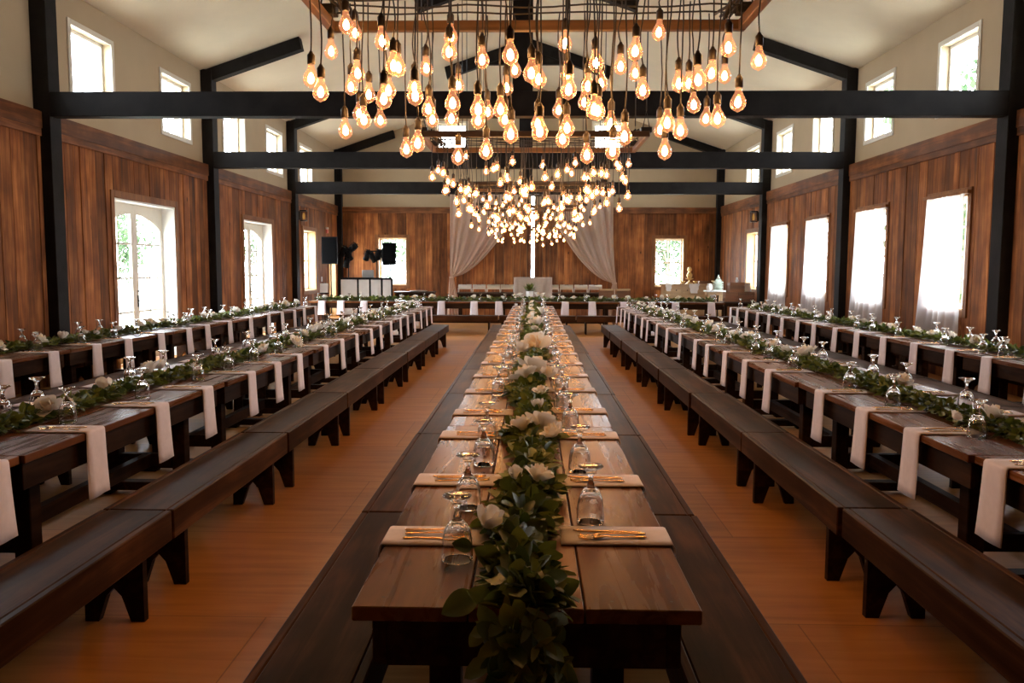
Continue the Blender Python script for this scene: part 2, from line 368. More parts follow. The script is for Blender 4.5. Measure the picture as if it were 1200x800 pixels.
def planks(axis, face, back, u0, u1, z0, z1, holes, seed, wmin=.15, wmax=.27):
    rnd = random.Random(seed); mb = MB(); s = 1 if face > back else -1
    cuts = [u0]
    while cuts[-1] < u1-.1: cuts.append(min(u1, cuts[-1]+rnd.uniform(wmin, wmax)))
    cuts[-1] = u1
    for i in range(len(cuts)-1):
        a, b = cuts[i], cuts[i+1]; f = face-s*rnd.uniform(0, .014)
        sub = sorted(set([a, b]+[x for h in holes for x in h[:2] if a < x < b]))
        for k in range(len(sub)-1):
            p, q = sub[k], sub[k+1]; spans = [(z0, z1)]
            for h in holes:
                if h[0] < (p+q)/2 < h[1]:
                    n = []
                    for (c, d) in spans:
                        if h[2] > c: n.append((c, min(d, h[2])))
                        if h[3] < d: n.append((max(c, h[3]), d))
                    spans = [t for t in n if t[1]-t[0] > .005]
            g0 = .003 if k == 0 else 0; g1 = .003 if k == len(sub)-2 else 0
            for (c, d) in spans:
                A = (f, back) if axis == 'x' else None
                if axis == 'x': mb.box(min(f, back), max(f, back), p+g0, q-g1, c, d)
                else: mb.box(p+g0, q-g1, min(f, back), max(f, back), c, d)
    return mb

# openings: (y0, y1, z0, z1)
CLER_L = [(6.15,7.3), (9.0,10.15), (11.86,13.0), (14.74,15.92), (17.66,18.92), (20.52,21.75), (23.45,24.65)]  # first two are out of view, added to bring daylight to near tables
CLER_R = [(6.3,7.45), (9.2,10.3), (12.13,13.22), (14.88,16.02), (17.78,18.95), (20.5,21.7), (23.4,24.65)]  # first two likewise unseen, added for light at the near end
CZ = (4.02, 5.03)
DOOR_L = [(12.75,14.95,0,2.68), (18.5,20.55,0,2.68), (26.2,27.2,0,2.45)]
WIN_L = [(23.37,24.7,.93,2.68)]
WIN_R = [(9.3,10.4,1.0,2.68), (12.03,13.13,1.02,2.68), (14.75,15.95,1.02,2.68), (17.6,18.8,1.03,2.68), (20.35,21.52,1.03,2.68), (23.0,24.2,1.03,2.64)]  # first one is unseen, added for daylight near the camera
FAR_W = [(-5.16,-4.2,1.02,2.61), (4.08,5.04,1.0,2.61)]
FAR_C = [(-3.16,-2.2,5.38,6.36), (2.02,2.95,5.38,6.36)]
SLOT = [(-.03,.075,.62,4.1)]

def side_wall(name, x, face, sgn, clers, lows, seed):
    holes = [(a, b, CZ[0], CZ[1]) for a, b in clers]+lows
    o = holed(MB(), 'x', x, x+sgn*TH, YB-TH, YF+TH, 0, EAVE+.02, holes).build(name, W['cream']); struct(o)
    planks('x', face, x, YB, YF, 0, WOODTOP, lows, seed).build('plank_cladding', W['plank'], o)
    mb = MB(); q = -sgn
    mb.box(min(x, face+q*.035), max(x, face+q*.035), YB, YF, WOODTOP, WOODTOP+.22)
    mb.box(min(x, face+q*.02), max(x, face+q*.02), YB, YF, WOODTOP-.1, WOODTOP)
    mb.build('cap_board', W['cap'], o)
    return o
side_wall('wall_left', XL, WLX, -1, CLER_L, DOOR_L+WIN_L, 3)
side_wall('wall_right', XR, WRX, 1, CLER_R, WIN_R, 5)
# far gable wall
o = holed(MB(), 'y', YF, YF+TH, XL-TH, XR+TH, 0, EAVE-.1, FAR_W+[(h[0],h[1],h[2],EAVE-.1) for h in FAR_C]+SLOT)
gx = 9
def gz(x): return RIDGE-abs(x-RX)*SL if x > RX else RIDGE-(RX-x)*SL
def gable(mb, y0, y1, holes):
    xs = sorted(set([XL-TH, RX, XR+TH]+[h[0] for h in holes]+[h[1] for h in holes]))
    for i in range(len(xs)-1):
        a, b = xs[i], xs[i+1]; hz = [h for h in holes if h[0] < (a+b)/2 < h[1]]
        lo = hz[0][3] if hz else EAVE-.1
        for y in (y0, y1): mb.add([(a, y, lo), (b, y, lo), (b, y, gz(b)+.05), (a, y, gz(a)+.05)], [(0,1,2,3)])
        if hz:
            mb.add([(a,y0,lo),(b,y0,lo),(b,y1,lo),(a,y1,lo)], [(0,1,2,3)])
            for x in (a, b): mb.add([(x,y0,EAVE-.1),(x,y1,EAVE-.1),(x,y1,lo),(x,y0,lo)], [(0,1,2,3)])
gable(o, YF, YF+TH, FAR_C)
wf = struct(o.build('wall_far', W['cream']))
planks('y', YF-.06, YF, XL, XR, 0, WOODTOP, FAR_W+SLOT, 11, .22, .36).build('plank_cladding', W['plank_far'], wf)
MB().box(XL, -.03, YF-.1, YF, WOODTOP, WOODTOP+.2).box(.075, XR, YF-.1, YF, WOODTOP, WOODTOP+.2).build('cap_board', W['cap_x'], wf)
mb = MB().box(XL-TH, XR+TH, YB-TH, YB, 0, EAVE-.1); gable(mb, YB-TH, YB, [])
struct(mb.build('wall_rear', W['cream']))

# ---- windows and doors
WN = [0]
def P3(axis, a, u, z): return (a, u, z) if axis == 'x' else (u, a, z)
def abox(mb, axis, a0, a1, u0, u1, z0, z1, mi=0, bev=0):
    a0, a1 = min(a0, a1), max(a0, a1)
    if axis == 'x': mb.box(a0, a1, u0, u1, z0, z1, mi, bev)
    else: mb.box(u0, u1, a0, a1, z0, z1, mi, bev)
def portal(axis, a, sgn, u0, u1, z0, z1):
    L = bpy.data.lights.new('daylight_portal', 'AREA'); L.shape = 'RECTANGLE'; L.size = u1-u0; L.size_y = z1-z0; L.cycles.is_portal = True
    p = bpy.data.objects.new('daylight_portal', L); COL.objects.link(p)
    p.location = P3(axis, a, (u0+u1)/2, (z0+z1)/2)
    d = Vector((-sgn, 0, 0)) if axis == 'x' else Vector((0, -sgn, 0))
    p.rotation_euler = d.to_track_quat('-Z', 'Z' if True else 'Y').to_euler()
    # keep the long side level: -Z points into the hall, local Y up
    zax = -d; yax = Vector((0,0,1)); xax = yax.cross(zax)
    mm = Matrix((xax, yax, zax)).transposed().to_4x4(); mm.translation = p.location; p.matrix_world = mm
def frame_ring(mb, axis, a0, a1, u0, u1, z0, z1, w, bottom=True, mi=0, bev=0):
    abox(mb, axis, a0, a1, u0, u0+w, z0, z1, mi, bev); abox(mb, axis, a0, a1, u1-w, u1, z0, z1, mi, bev)
    abox(mb, axis, a0, a1, u0+w, u1-w, z1-w, z1, mi, bev)
    if bottom: abox(mb, axis, a0, a1, u0+w, u1-w, z0, z0+w, mi, bev)
def window(axis, a_in, sgn, u0, u1, z0, z1, style, label):
    """a_in: the inner wall face; sgn: which way is outdoors"""
    WN[0] += 1
    r = empty('window_%d' % WN[0], P3(axis, 0, 0, 0)); struct(r, label, 'window')
    depth = TH-.06
    base = XL if axis == 'x' and sgn < 0 else (XR if axis == 'x' else YF)
    if style == 'clerestory':
        mb = MB(); frame_ring(mb, axis, a_in-sgn*.018, a_in, u0-.075, u1+.075, z0-.075, z1+.075, .08, bev=.004); mb.build('casing', W['ivory'], r)
        sash = a_in+sgn*.16
    else:
        mb = MB(); ring = .1; f = a_in-sgn*.02
        frame_ring(mb, axis, f, a_in+sgn*.01, u0-ring, u1+ring, z0-ring, z1+ring, ring, bev=.004)
        mb.build('casing', W['casing'], r)
        mb = MB(); t = .022
        frame_ring(mb, axis, a_in, base+sgn*(TH-.08), u0, u1, z0, z1, t); mb.build('jamb', W['jamb' if style != 'white' else 'white'], r)
        u0 += t; u1 -= t; z0 += t; z1 -= t
        sash = base+sgn*.19
    mb = MB(); frame_ring(mb, axis, sash-.03, sash+.03, u0, u1, z0, z1, .05)
    mb.build('sash', W['white'], r)
    mb = MB()
    um = (u0+u1)/2
    if style == 'clerestory':
        abox(mb, axis, sash-.01, sash+.01, um-.008, um+.008, z0+.05, z1-.05)
        zm = (z0+z1)/2; abox(mb, axis, sash-.01, sash+.01, u0+.05, u1-.05, zm-.008, zm+.008)
    else:
        abox(mb, axis, sash-.012, sash+.012, um-.009, um+.009, z0+.05, z1-.05)
        zm = (z0+z1)/2; abox(mb, axis, sash-.03, sash+.03, u0+.05, u1-.05, zm-.022, zm+.022)
        for k in (.25, .75): abox(mb, axis, sash-.012, sash+.012, u0+.05, u1-.05, z0+(z1-z0)*k-.009, z0+(z1-z0)*k+.009)
    mb.build('muntin', W['white'], r)
    mb = MB(); mb.add([P3(axis, sash, u0+.04, z0+.04), P3(axis, sash, u1-.04, z0+.04), P3(axis, sash, u1-.04, z1-.04), P3(axis, sash, u0+.04, z1-.04)], [(0,1,2,3)])
    mb.build('pane', W['pane'], r)
    portal(axis, base+sgn*(TH+.02), sgn, u0, u1, z0, z1)
    return r
def nth(i, n): return ORD[i]
for k, (a, b) in enumerate(CLER_L): window('x', XL, -1, a, b, CZ[0], CZ[1], 'clerestory', '%s high white window from the near end above the French doors' % ORD[k+1])
for k, (a, b) in enumerate(CLER_R): window('x', XR, 1, a, b, CZ[0], CZ[1], 'clerestory', '%s high white window from the near end above the sheer curtains' % ORD[k+1])
for k, (a, b, c, d) in enumerate(WIN_L): window('x', WLX, -1, a, b, c, d, 'wood', 'narrow wood-cased window past the second French doors')
for k, (a, b, c, d) in enumerate(WIN_R): window('x', WRX, 1, a, b, c, d, 'wood', '%s wood-cased window from the near end of the curtained wall' % ORD[k+1])
for k, (a, b, c, d) in enumerate(FAR_W): window('y', YF-.06, 1, a, b, c, d, 'wood', ['wood-cased window in far wall behind the loudspeaker', 'wood-cased window in far wall above the tan sideboard'][k])
for k, (a, b, c, d) in enumerate(FAR_C): window('y', YF, 1, a, b, c, d, 'clerestory', ['high gable window on the French-door half of far wall', 'high gable window on the curtained half of far wall'][k])
portal('y', YF+TH+.02, 1, *SLOT[0])
o = MB().add([(SLOT[0][0], YF+.2, SLOT[0][2]), (SLOT[0][1], YF+.2, SLOT[0][2]), (SLOT[0][1], YF+.2, SLOT[0][3]), (SLOT[0][0], YF+.2, SLOT[0][3])], [(0,1,2,3)]).build('window_%d' % (WN[0]+1), W['pane'])
struct(o, 'tall narrow glass slit in middle of far wall', 'window')

def french_door(n, y0, y1, z1, label, single=False):
    r = empty('door_%d' % n, (0,0,0)); struct(r, label, 'door')
    mb = MB(); f = WLX+.022
    frame_ring(mb, 'x', WLX-.01, f, y0-.1, y1+.1, 0, z1+.11, .1, False, bev=.004); mb.build('casing', W['casing'], r)
    mb = MB(); t = .03; frame_ring(mb, 'x', WLX, XL-TH+.02, y0, y1, 0, z1, t, False); mb.build('jamb', W['white' if not single else 'jamb'], r)
    xs = XL-.17; a0, a1 = y0+t, y1-t; zt = z1-t
    leaves = [(a0, a1)] if single else [(a0, (a0+a1)/2-.003), ((a0+a1)/2+.003, a1)]
    for k, (p, q) in enumerate(leaves):
        lf = empty('door_leaf', (0,0,0)); lf.parent = r
        mb = MB(); st = .105
        abox(mb, 'x', xs-.022, xs+.022, p, p+st, .01, zt); abox(mb, 'x', xs-.022, xs+.022, q-st, q, .01, zt)
        abox(mb, 'x', xs-.022, xs+.022, p+st, q-st, .01, .28)
        # arched top: filler between the arc and the head
        g0, g1 = p+st, q-st; c = (a0+a1)/2; R = (a1-a0)/2*1.15
        def arc(y):
            e = abs(y-c)/((a1-a0)/2); return zt-.16-.30*(e**2.2)
        n_ = 12; poly = [(g0, zt)]+[(g0+(g1-g0)*i/n_, arc(g0+(g1-g0)*i/n_)) for i in range(n_+1)]+[(g1, zt)]
        for i in range(n_):
            ya, yb = g0+(g1-g0)*i/n_, g0+(g1-g0)*(i+1)/n_
            mb.prism([(ya, arc(ya)), (yb, arc(yb)), (yb, zt), (ya, zt)], xs-.022, xs+.022, 'x')
        ym = (g0+g1)/2; abox(mb, 'x', xs-.012, xs+.012, ym-.018, ym+.018, .28, arc(ym))
        for z in (.85, 1.42, 1.99): abox(mb, 'x', xs-.012, xs+.012, g0, g1, z-.018, z+.018)
        mb.build('sash', W['ivory'], lf)
        MB().add([(xs, g0-.01, .25), (xs, g1+.01, .25), (xs, g1+.01, zt-.1), (xs, g0-.01, zt-.1)], [(0,1,2,3)]).build('pane', W['pane'], lf)
        if k == 1 or single:
            mb = MB(); yh = p+.05
            mb.box(xs+.022, xs+.03, yh-.02, yh+.02, .93, 1.13); mb.tube([(xs+.03, yh, 1.03), (xs+.07, yh, 1.03), (xs+.07, yh+.1, 1.03)], .009, 8)
            mb.lathe([(.001,-.012),(.018,-.012),(.018,.012),(.001,.012)], 12, c=(xs+.04, yh, 1.2))
            mb.build('door_handle', W['steel'], lf)
    portal('x', XL-TH-.02, -1, y0, y1, 0.02, z1)
french_door(1, *DOOR_L[0][:2], 2.68, 'white arched French doors in the bay past the first post')
french_door(2, *DOOR_L[1][:2], 2.68, 'white arched French doors in the bay past the second post')
french_door(3, *DOOR_L[2][:2], 2.45, 'single glazed door in the far corner behind loudspeaker', True)

# ---- timber frames
PLX, PRX = -6.34, 6.07
FY = [5.35, 10.9, 16.5, 22.2, 27.5]
FN = ['near', 'first', 'second', 'third', 'corner']
BT, BBOT = 3.89, 3.575
for i, y in enumerate(FY):
    for s in (-1, 1):
        x0, x1 = (PLX-.22, PLX) if s < 0 else (PRX, PRX+.22)
        o = MB().box(x0, x1, y, y+.26, 0, EAVE+(.02), bev=.006).build('timber_post', W['beam'])
        struct(o, '%s black timber post along the %s wall' % (FN[i], 'French-door' if s < 0 else 'sheer-curtained'), 'post')
        # rafter tail lying under the ceiling slope
        xa = PLX-.1 if s < 0 else PRX+.1; xb = -4.6 if s < 0 else 4.35
        za, zb = gz(xa)-.01, gz(xb)-.01
        o = MB().prism([(xa, za), (xb, zb), (xb+s*-.05, zb-.235), (xa, za-.25)], y+.03, y+.23, 'y').build('rafter_tail', W['beam'])
        struct(o, 'black rafter tail on the %s post of %s wall' % (FN[i], 'French-door' if s < 0 else 'sheer-curtained'), 'rafter')
    if i < 4:
        o = MB().box(PLX, PRX, y, y+.2, BBOT, BT, bev=.006).build('tie_beam', W['beam'])
        struct(o, '%s black tie beam spanning the hall' % FN[i], 'beam')
        o = MB().box(RX-.13, RX+.13, y+.02, y+.2, BT, RIDGE-.05).build('king_post', W['beam'])
        struct(o, 'black king post on the %s tie beam' % FN[i], 'post')
        for s in (-1, 1):
            xa, xb = RX, RX+s*2.2
            o = MB().prism([(xa+s*.13, gz(xa+s*.13)-.01), (xb, gz(xb)-.01), (xb-s*.06, gz(xb)-.3), (xa+s*.13, gz(xa+s*.13)-.3)], y+.02, y+.2, 'y').build('ridge_rafter', W['beam'])
            struct(o, 'black ridge rafter of the %s frame toward %s wall' % (FN[i], 'French-door' if s < 0 else 'curtained'), 'rafter')
        o = MB().box(RX-1.25, RX+1.25, y+.04, y+.18, RIDGE-.68, RIDGE-.44).build('collar_tie', W['beam'])
        struct(o, 'black collar tie of the %s frame under the ridge' % FN[i], 'beam')

# ---------------------------------------------------------------- tables and benches
TW = .886
def make_table(length, axis_mat, apron_mat, name='farm_table'):
    r = empty(name)
    h = TW/2; mb = MB(); bw = TW/3
    for k in range(3): mb.box(-h+bw*k+.002, -h+bw*(k+1)-.002, .004, length-.004, .722, .76, bev=.003)
    for k in range(3):
        for q in (-.085, .085):
            for y in (.062, length-.062, length/2+.02):
                mb.lathe([(.0045,.7603),(.0002,.7604)], 8, 1, c=(-h+bw*(k+.5)+q+.01*math.sin(k*3+q*50), y+.006*math.cos(k*5+q*9), 0))
    mb.build('tabletop', [W[axis_mat], W['cord']], r)
    mb = MB(); e = .045
    mb.box(-h+e, -h+e+.038, .05, length-.05, .585, .722, bev=.003); mb.box(h-e-.038, h-e, .05, length-.05, .585, .722, bev=.003)
    mb.box(-h+e+.038, h-e-.038, .05, .088, .585, .722); mb.box(-h+e+.038, h-e-.038, length-.088, length-.05, .585, .722)
    mb.build('apron', W[apron_mat], r)
    for y in (.28, length-.37):
        for s in (-1, 1):
            MB().box(s*.235-.045, s*.235+.045, y, y+.09, .09, .722, bev=.004).build('leg', W[apron_mat], r)
        MB().prism([(-.38,0),(-.26,0),(-.24,.03),(.24,.03),(.26,0),(.38,0),(.38,.06),(.33,.09),(-.33,.09),(-.38,.06)], y, y+.09, 'y').build('foot', W[apron_mat], r)
        MB().box(-.19, .19, y+.02, y+.07, .2, .29).build('crossbar', W[apron_mat], r)
    MB().box(-.03, .03, .35, length-.35, .2, .29, bev=.003).build('stretcher', W[apron_mat], r)
    return r
def make_bench(length, mat='bench', name='trestle_bench'):
    r = empty(name); w = .345/2
    MB().box(-w+.036, w-.036, .003, length-.003, .412, .45, bev=.003).build('seat', W[mat], r)
    for s in (-1, 1):
        MB().box(min(s*w, s*(w-.034)), max(s*w, s*(w-.034)), .003, length-.003, .305, .45, bev=.005).build('side_rail', W[mat], r)
    for y in (.2, length-.24):
        b = w-.036
        poly = [(-b, 0), (-.075, 0), (-.035, .12), (0, .16), (.035, .12), (.075, 0), (b, 0), (b, .412), (-b, .412)]
        mb = MB()
        # slab leg with an arched notch, split in two halves to stay convex enough
        for s in (-1, 1):
            mb.prism([(s*b, 0), (s*.075, 0), (s*.035, .12), (s*b, .12)], y, y+.04, 'y')
            mb.prism([(s*b, .12), (s*.035, .12), (0, .16), (0, .412), (s*b, .412)], y, y+.04, 'y')
        mb.build('leg', W['apron'], r)
    return r
ROWN = {'C': 'centre table row', 'LM': 'second table row from the French doors', 'LF': 'table row beside the French doors', 'RM': 'second table row from the curtained windows', 'RF': 'table row beside the curtained windows'}
SHORT = {'C': 'centre row', 'LM': 'inner row on French-door side', 'LF': 'wall row by French doors', 'RM': 'inner row on curtain side', 'RF': 'wall row by curtains'}
T_LEN = 2.44
ROWS = {   # centre x at Y=4, drift per metre, first table start, table count, length
    'C': (-.008, .0025, 2.0, 7, 2.40), 'LM': (-2.735, .0085, 1.17, 7, 2.44), 'RM': (2.47, -.011, 1.36, 7, 2.435), 'LF': (-5.2, .002, 3.47, 6, 2.44), 'RF': (4.87, -.004, 3.76, 6, 2.44)}
def row_x(k, y): x, s, *_ = ROWS[k]; return x+s*(y-4)
proto = {}
def place(proto_key, maker, loc, rz, label, cat, group):
    if proto_key not in proto: o = proto[proto_key] = maker()
    else: o = copy_tree(proto[proto_key])
    o.location = loc; o.rotation_euler.z = rz; tag(o, label, cat, group); return o
for k, (x, s, y0, n, ln) in ROWS.items():
    for i in range(n):
        y = y0+i*ln
        place(('t', ln), lambda: make_table(ln, 'table', 'apron'), (row_x(k, y+ln/2), y, 0), 0,
              'dark-stained farm table, %s from near end of %s' % (ORD[i+1], SHORT[k]), 'table', 'farm tables in long rows')
BL = 1.87
def bench_row(xf, y0, n, who):
    for i in range(n):
        y = y0+i*BL+random.uniform(-.004, .004)
        place('bench', lambda: make_bench(BL-.012), (xf(y+BL/2)+random.uniform(-.008, .008), y, 0), 0,
              'dark wooden bench, %s from near end %s' % (ORD[i+1], who), 'bench', 'wooden benches along the tables')
bench_row(lambda y: -.632, 1.975, 8, 'of centre row, French-door side')
bench_row(lambda y: .608, 1.975, 8, 'of centre row, curtain side')
bench_row(lambda y: -1.885, 1.97, 8, 'lining the aisle, French-door side')
bench_row(lambda y: 1.69-.007*(y-4), 2.12, 8, 'lining the aisle, curtain side')
bench_row(lambda y: -3.58+.0085*(y-4), 1.97, 8, 'behind the inner row, French-door side')
bench_row(lambda y: 3.28-.01*(y-4), 2.12, 8, 'behind the inner row, curtain side')
bench_row(lambda y: -4.40, 5.0, 7, 'in front of wall row by French doors')
bench_row(lambda y: 4.09, 5.2, 7, 'in front of wall row by curtains')
bench_row(lambda y: -6.02, 5.0, 7, 'behind wall row by French doors')
bench_row(lambda y: 5.68, 5.2, 7, 'behind wall row by curtains')
# head tables across the hall
HY, HX0, HL = 20.72, -5.65, 2.62
for i in range(4):
    place(('h', HL), lambda: make_table(HL, 'table', 'apron'), (HX0+i*HL, HY+TW/2, 0), -PI/2,
          'dark head table, %s from the French-door end of the cross row' % ORD[i+1], 'table', 'head tables across the hall')
for i in range(5):
    place('hbench', lambda: make_bench(1.87), (-4.6+i*1.9, HY-.5, 0), -PI/2,
          'brown bench along the head tables, %s from French-door end' % ORD[i+1], 'bench', 'benches along the head tables')

# ---------------------------------------------------------------- place settings
def napkin_mesh(hang, seed):
    rnd = random.Random(seed); mb = MB(); w = .088
    path = [(-.335, .0075), (-.2, .007), (-.06, .007), (.0, .0075), (.008, .004), (.013, -.006)]
    nh = 7
    for i in range(1, nh+1): path.append((.014+.016*(i/nh)**1.5, -.006-hang*i/nh))
    sk = rnd.uniform(-.012, .012); fl = rnd.uniform(.0, .016)
    def layer(off, shift, flare, cut, th):
        pts = path[:len(path)-cut] if cut else path
        rows = []
        for i, (x, z) in enumerate(pts):
            t = max(0, (i-5)/nh)
            for u in (-1, -.5, 0, .5, 1):
                bul = .004*math.sin(3*u+seed)*t
                rows.append((x+off+bul, u*(w+flare*t)+shift*t+sk*t, z+(off if i < 4 else 0)*.5))
        k = len(pts)
        vs = rows+[(a-(th if i//5 >= 4 else 0), b, c-(th if i//5 < 4 else 0)) for i, (a, b, c) in enumerate(rows)]
        n = k*5; fs = []
        for j in range(k-1):
            for i in range(4):
                q = (j*5+i, j*5+i+1, (j+1)*5+i+1, (j+1)*5+i); fs.append(q); fs.append(tuple(n+v for v in reversed(q)))
            for a, b in ((j*5, (j+1)*5), ((j+1)*5+4, j*5+4)): fs.append((a, b, n+b, n+a))
        for i in range(4):
            fs.append((i+1, i, n+i, n+i+1)); e = (k-1)*5; fs.append((e+i, e+i+1, n+e+i+1, n+e+i))
        mb.add(vs, fs, 0, True)
    layer(0, rnd.uniform(-.01, .01), fl, 0, .0035)
    layer(-.0036, rnd.uniform(.012, .026)*rnd.choice((-1, 1)), .004, 0, .003)
    return mb.mesh('napkin', W['napkin'])
NAP = [napkin_mesh(.335, s) for s in range(4)]; NAPC = [napkin_mesh(.255, s+10) for s in range(3)]
def goblet_mesh():
    mb = MB()
    def fac(a, z, j):
        k = max(0, 1-abs(z-.085)/.045); return 1+.06*k*math.cos(10*a)
    outer = [(.0445,0),(.0458,.004),(.0462,.02),(.0452,.045),(.0425,.068),(.0375,.09),(.030,.107),(.019,.119),(.011,.126),(.0125,.133),(.0085,.139),(.0075,.150),(.0095,.162),(.016,.174),(.029,.184),(.040,.189),(.0428,.192),(.041,.1955),(.02,.197),(.0005,.197)]
    inner = [(.0445,0),(.0432,.003),(.0432,.02),(.0422,.045),(.0395,.068),(.0345,.088),(.026,.102),(.014,.110),(.0005,.112)]
    mb.lathe(inner[::-1]+outer[1:], 32, mod=fac)
    return mb.mesh('goblet', W['goblet'])
GOB = goblet_mesh()
def flat_piece(outline_top, th, name, curve=None):
    """cutlery blank: list of (x, halfwidth); lies along x"""
    mb = MB(); n = len(outline_top); vs = []
    for x, w in outline_top:
        z = curve(x) if curve else 0
        vs += [(x, -w, z), (x, 0, z+th), (x, w, z), (x, 0, z-th*.3)]
    fs = [(j*4+a, j*4+(a+1) % 4, (j+1)*4+(a+1) % 4, (j+1)*4+a) for j in range(n-1) for a in range(4)]
    fs += [(3,2,1,0), tuple((n-1)*4+i for i in range(4))]
    return mb.add(vs, fs, 0, True)
HANDLE = [(.1,.006),(.095,.0085),(.08,.0075),(.06,.0055),(.03,.0042),(.005,.0035)]
KNIFE = flat_piece(HANDLE[:5]+[(.0,.0055),(-.01,.0085),(-.06,.0095),(-.09,.008),(-.105,.002)], .0028, 'knife').mesh('dinner_knife', W['gold'])
mb = flat_piece(HANDLE+[(-.02,.004),(-.035,.010),(-.05,.0125),(-.06,.0125)], .0028, 'fork', lambda x: .004*math.sin((x+.1)*20) if x < 0 else .002)
for k in range(4):
    yy = -.0105+k*.007
    mb.tube([(-.058, yy, .004), (-.08, yy, .001), (-.103, yy*.9, .005)], [.0017,.0016,.0009], 5)
FORK = mb.mesh('dinner_fork', W['gold'])
SPOON = flat_piece(HANDLE+[(-.03,.004),(-.04,.010),(-.055,.0175),(-.072,.0195),(-.088,.0155),(-.098,.006)], .0028, 'spoon', lambda x: (-.002 if -.09 < x < -.045 else .003)).mesh('dessert_spoon', W['gold'])

def ylist(first, n, step=.812, jit=.03, seed=0):
    r = random.Random(seed); out = list(first)
    while len(out) < n: out.append(out[-1]+step+r.uniform(-jit, jit))
    return out[:n]
def fit(first, end, seed, step=.812):
    out = list(first); r = random.Random(seed)
    while out[-1]+step < end: out.append(out[-1]+step+r.uniform(-.03, .03))
    return out
# centres of the napkins along each table edge (distance from the camera end of the hall)
EDGES = {
 ('C', -1): fit([2.545,3.24,4.14,4.80,5.63,6.45,7.33,8.2,8.86,9.5,10.55,11.37,12.2,13.16,14.15,14.9,15.6,16.4,17.3,18.2], 18.5, 1),
 ('C', 1): fit([2.565,3.25,4.15,4.88,5.72,6.5,7.3,8.16,8.95,9.6,10.5,11.3,12.2,13.1,14.0,14.8,15.6,16.4,17.3,18.15], 18.5, 2),
 ('LM', 1): fit([2.55,3.42,4.2,4.98,5.70,6.55,7.23,7.93,8.87,9.64,10.45,11.3,12.0,12.9,13.7,14.5,15.3,16.1,16.95,17.75], 18.0, 3),
 ('LM', -1): fit([4.3,4.95,5.75], 17.9, 4),
 ('RM', -1): fit([2.8,3.6,4.34,5.0,5.74,6.9,7.66,8.45,9.18,9.85,10.85,11.75,12.7,13.55,14.2,15.1,15.9,16.6,17.3,18.1], 18.2, 5),
 ('RM', 1): fit([4.1,4.9,5.7], 18.0, 6),
 ('LF', 1): fit([6.5,7.28,8.03,8.84,9.54,10.4,11.25,11.9,12.8,13.75,14.7,15.5,16.3,17.0,17.9], 18.0, 7),
 ('LF', -1): fit([7.9], 17.9, 8),
 ('RF', -1): fit([7.3,8.05,8.74,9.55,10.38,11.2,12.0,12.9,13.65,14.5,15.3,16.05,16.85,17.6,18.2], 18.3, 9),
 ('RF', 1): fit([8.1], 18.1, 10),
}
SIDE = {('C',-1): 'French-door edge of centre row', ('C',1): 'curtain-side edge of centre row', ('LM',1): 'aisle edge of inner row, French-door side', ('LM',-1): 'outer edge of inner row, French-door side',
        ('RM',-1): 'aisle edge of inner row, curtain side', ('RM',1): 'outer edge of inner row, curtain side', ('LF',1): 'hall edge of wall row by French doors', ('LF',-1): 'wall edge of wall row by French doors',
        ('RF',-1): 'hall edge of wall row by curtains', ('RF',1): 'wall edge of wall row by curtains'}
GLASS_NEAR = {('C',-1): [2.345,2.87,3.52,4.0], ('C',1): [2.72,3.41,4.3,4.95], ('LM',1): [3.6,4.40,5.25,6.13], }
rg = random.Random(21)
def setting(loc_edge, rz, idx, side, near, cut, nap=None, gl=None, inset=.245, cnt='from near end'):
    """loc_edge: point on the table's top edge; rz turns local +x outward"""
    R = Matrix.Rotation(rz, 4, 'Z'); E0 = Vector(loc_edge)
    def at(x, y, z): return E0+R @ Vector((x, y, z))
    jr = rg.uniform(-.03, .03)
    o = obj('napkin', rg.choice(nap or NAP), None, at(0, 0, .001), rz+jr*.4)
    tag(o, 'folded blush napkin, %s %s, %s' % (ORD[idx], cnt, side), 'napkin', 'blush napkins at the place settings')
    g = obj('goblet', GOB, None, at(-inset+rg.uniform(-.012, .012), gl if gl is not None else rg.uniform(.138, .165)*rg.choice((-1, 1)), 0), rg.uniform(0, 6))
    tag(g, 'upside-down clear goblet, %s %s, %s' % (ORD[idx], cnt, side), 'glass', 'upturned goblets at the place settings')
    if cut:
        for k, (nm, me, yo, cat) in enumerate((('dinner_knife', KNIFE, .03, 'knife'), ('dinner_fork', FORK, -.035, 'fork'), ('dessert_spoon', SPOON, 0.0, 'spoon'))):
            xo = -.17+rg.uniform(-.015, .015)
            o = obj(nm, me, None, at(xo, yo+rg.uniform(-.006, .006), .0098), rz+rg.uniform(-.09, .09)); o.scale = (1.06, 1.35, 1.3)
            tag(o, 'gold %s, %s %s, %s' % (nm.replace('_', ' '), ORD[idx], cnt, side), cat, 'gold cutlery on the napkins')
def edge_x(k, y, s):
    _, _, y0, n, ln = ROWS[k]
    c = [row_x(k, y0+(min(n-1, max(0, int((yy-y0)//ln)))+.5)*ln) for yy in (y-.13, y+.13)]
    return (max(c) if s > 0 else min(c))+s*TW/2
for (k, s), ys in EDGES.items():
    for i, y in enumerate(ys):
        x = edge_x(k, y, s)
        near = y < 9
        cut = k == 'C' or (k in ('LM', 'RM') and y < 11) or (s*(-1 if k[0] == 'L' else 1) < 0 and y < 10.5)
        gl = None
        if (k, s) in GLASS_NEAR:
            pass
        yl = None
        if k == 'C':
            lst = GLASS_NEAR[(k, s)]
            if i < len(lst): yl = lst[i]-y
        if k == 'LM' and s == 1 and 1 <= i <= 4: yl = [3.6,4.40,5.25,6.13][i-1]-ys[i]
        gy = None if yl is None else (yl if s > 0 else -yl)
        setting((x, y, .76), 0 if s > 0 else PI, i+1, SIDE[k, s], near, cut, NAPC if k == 'C' else NAP, gy, inset=.245 if k != 'C' else .237)
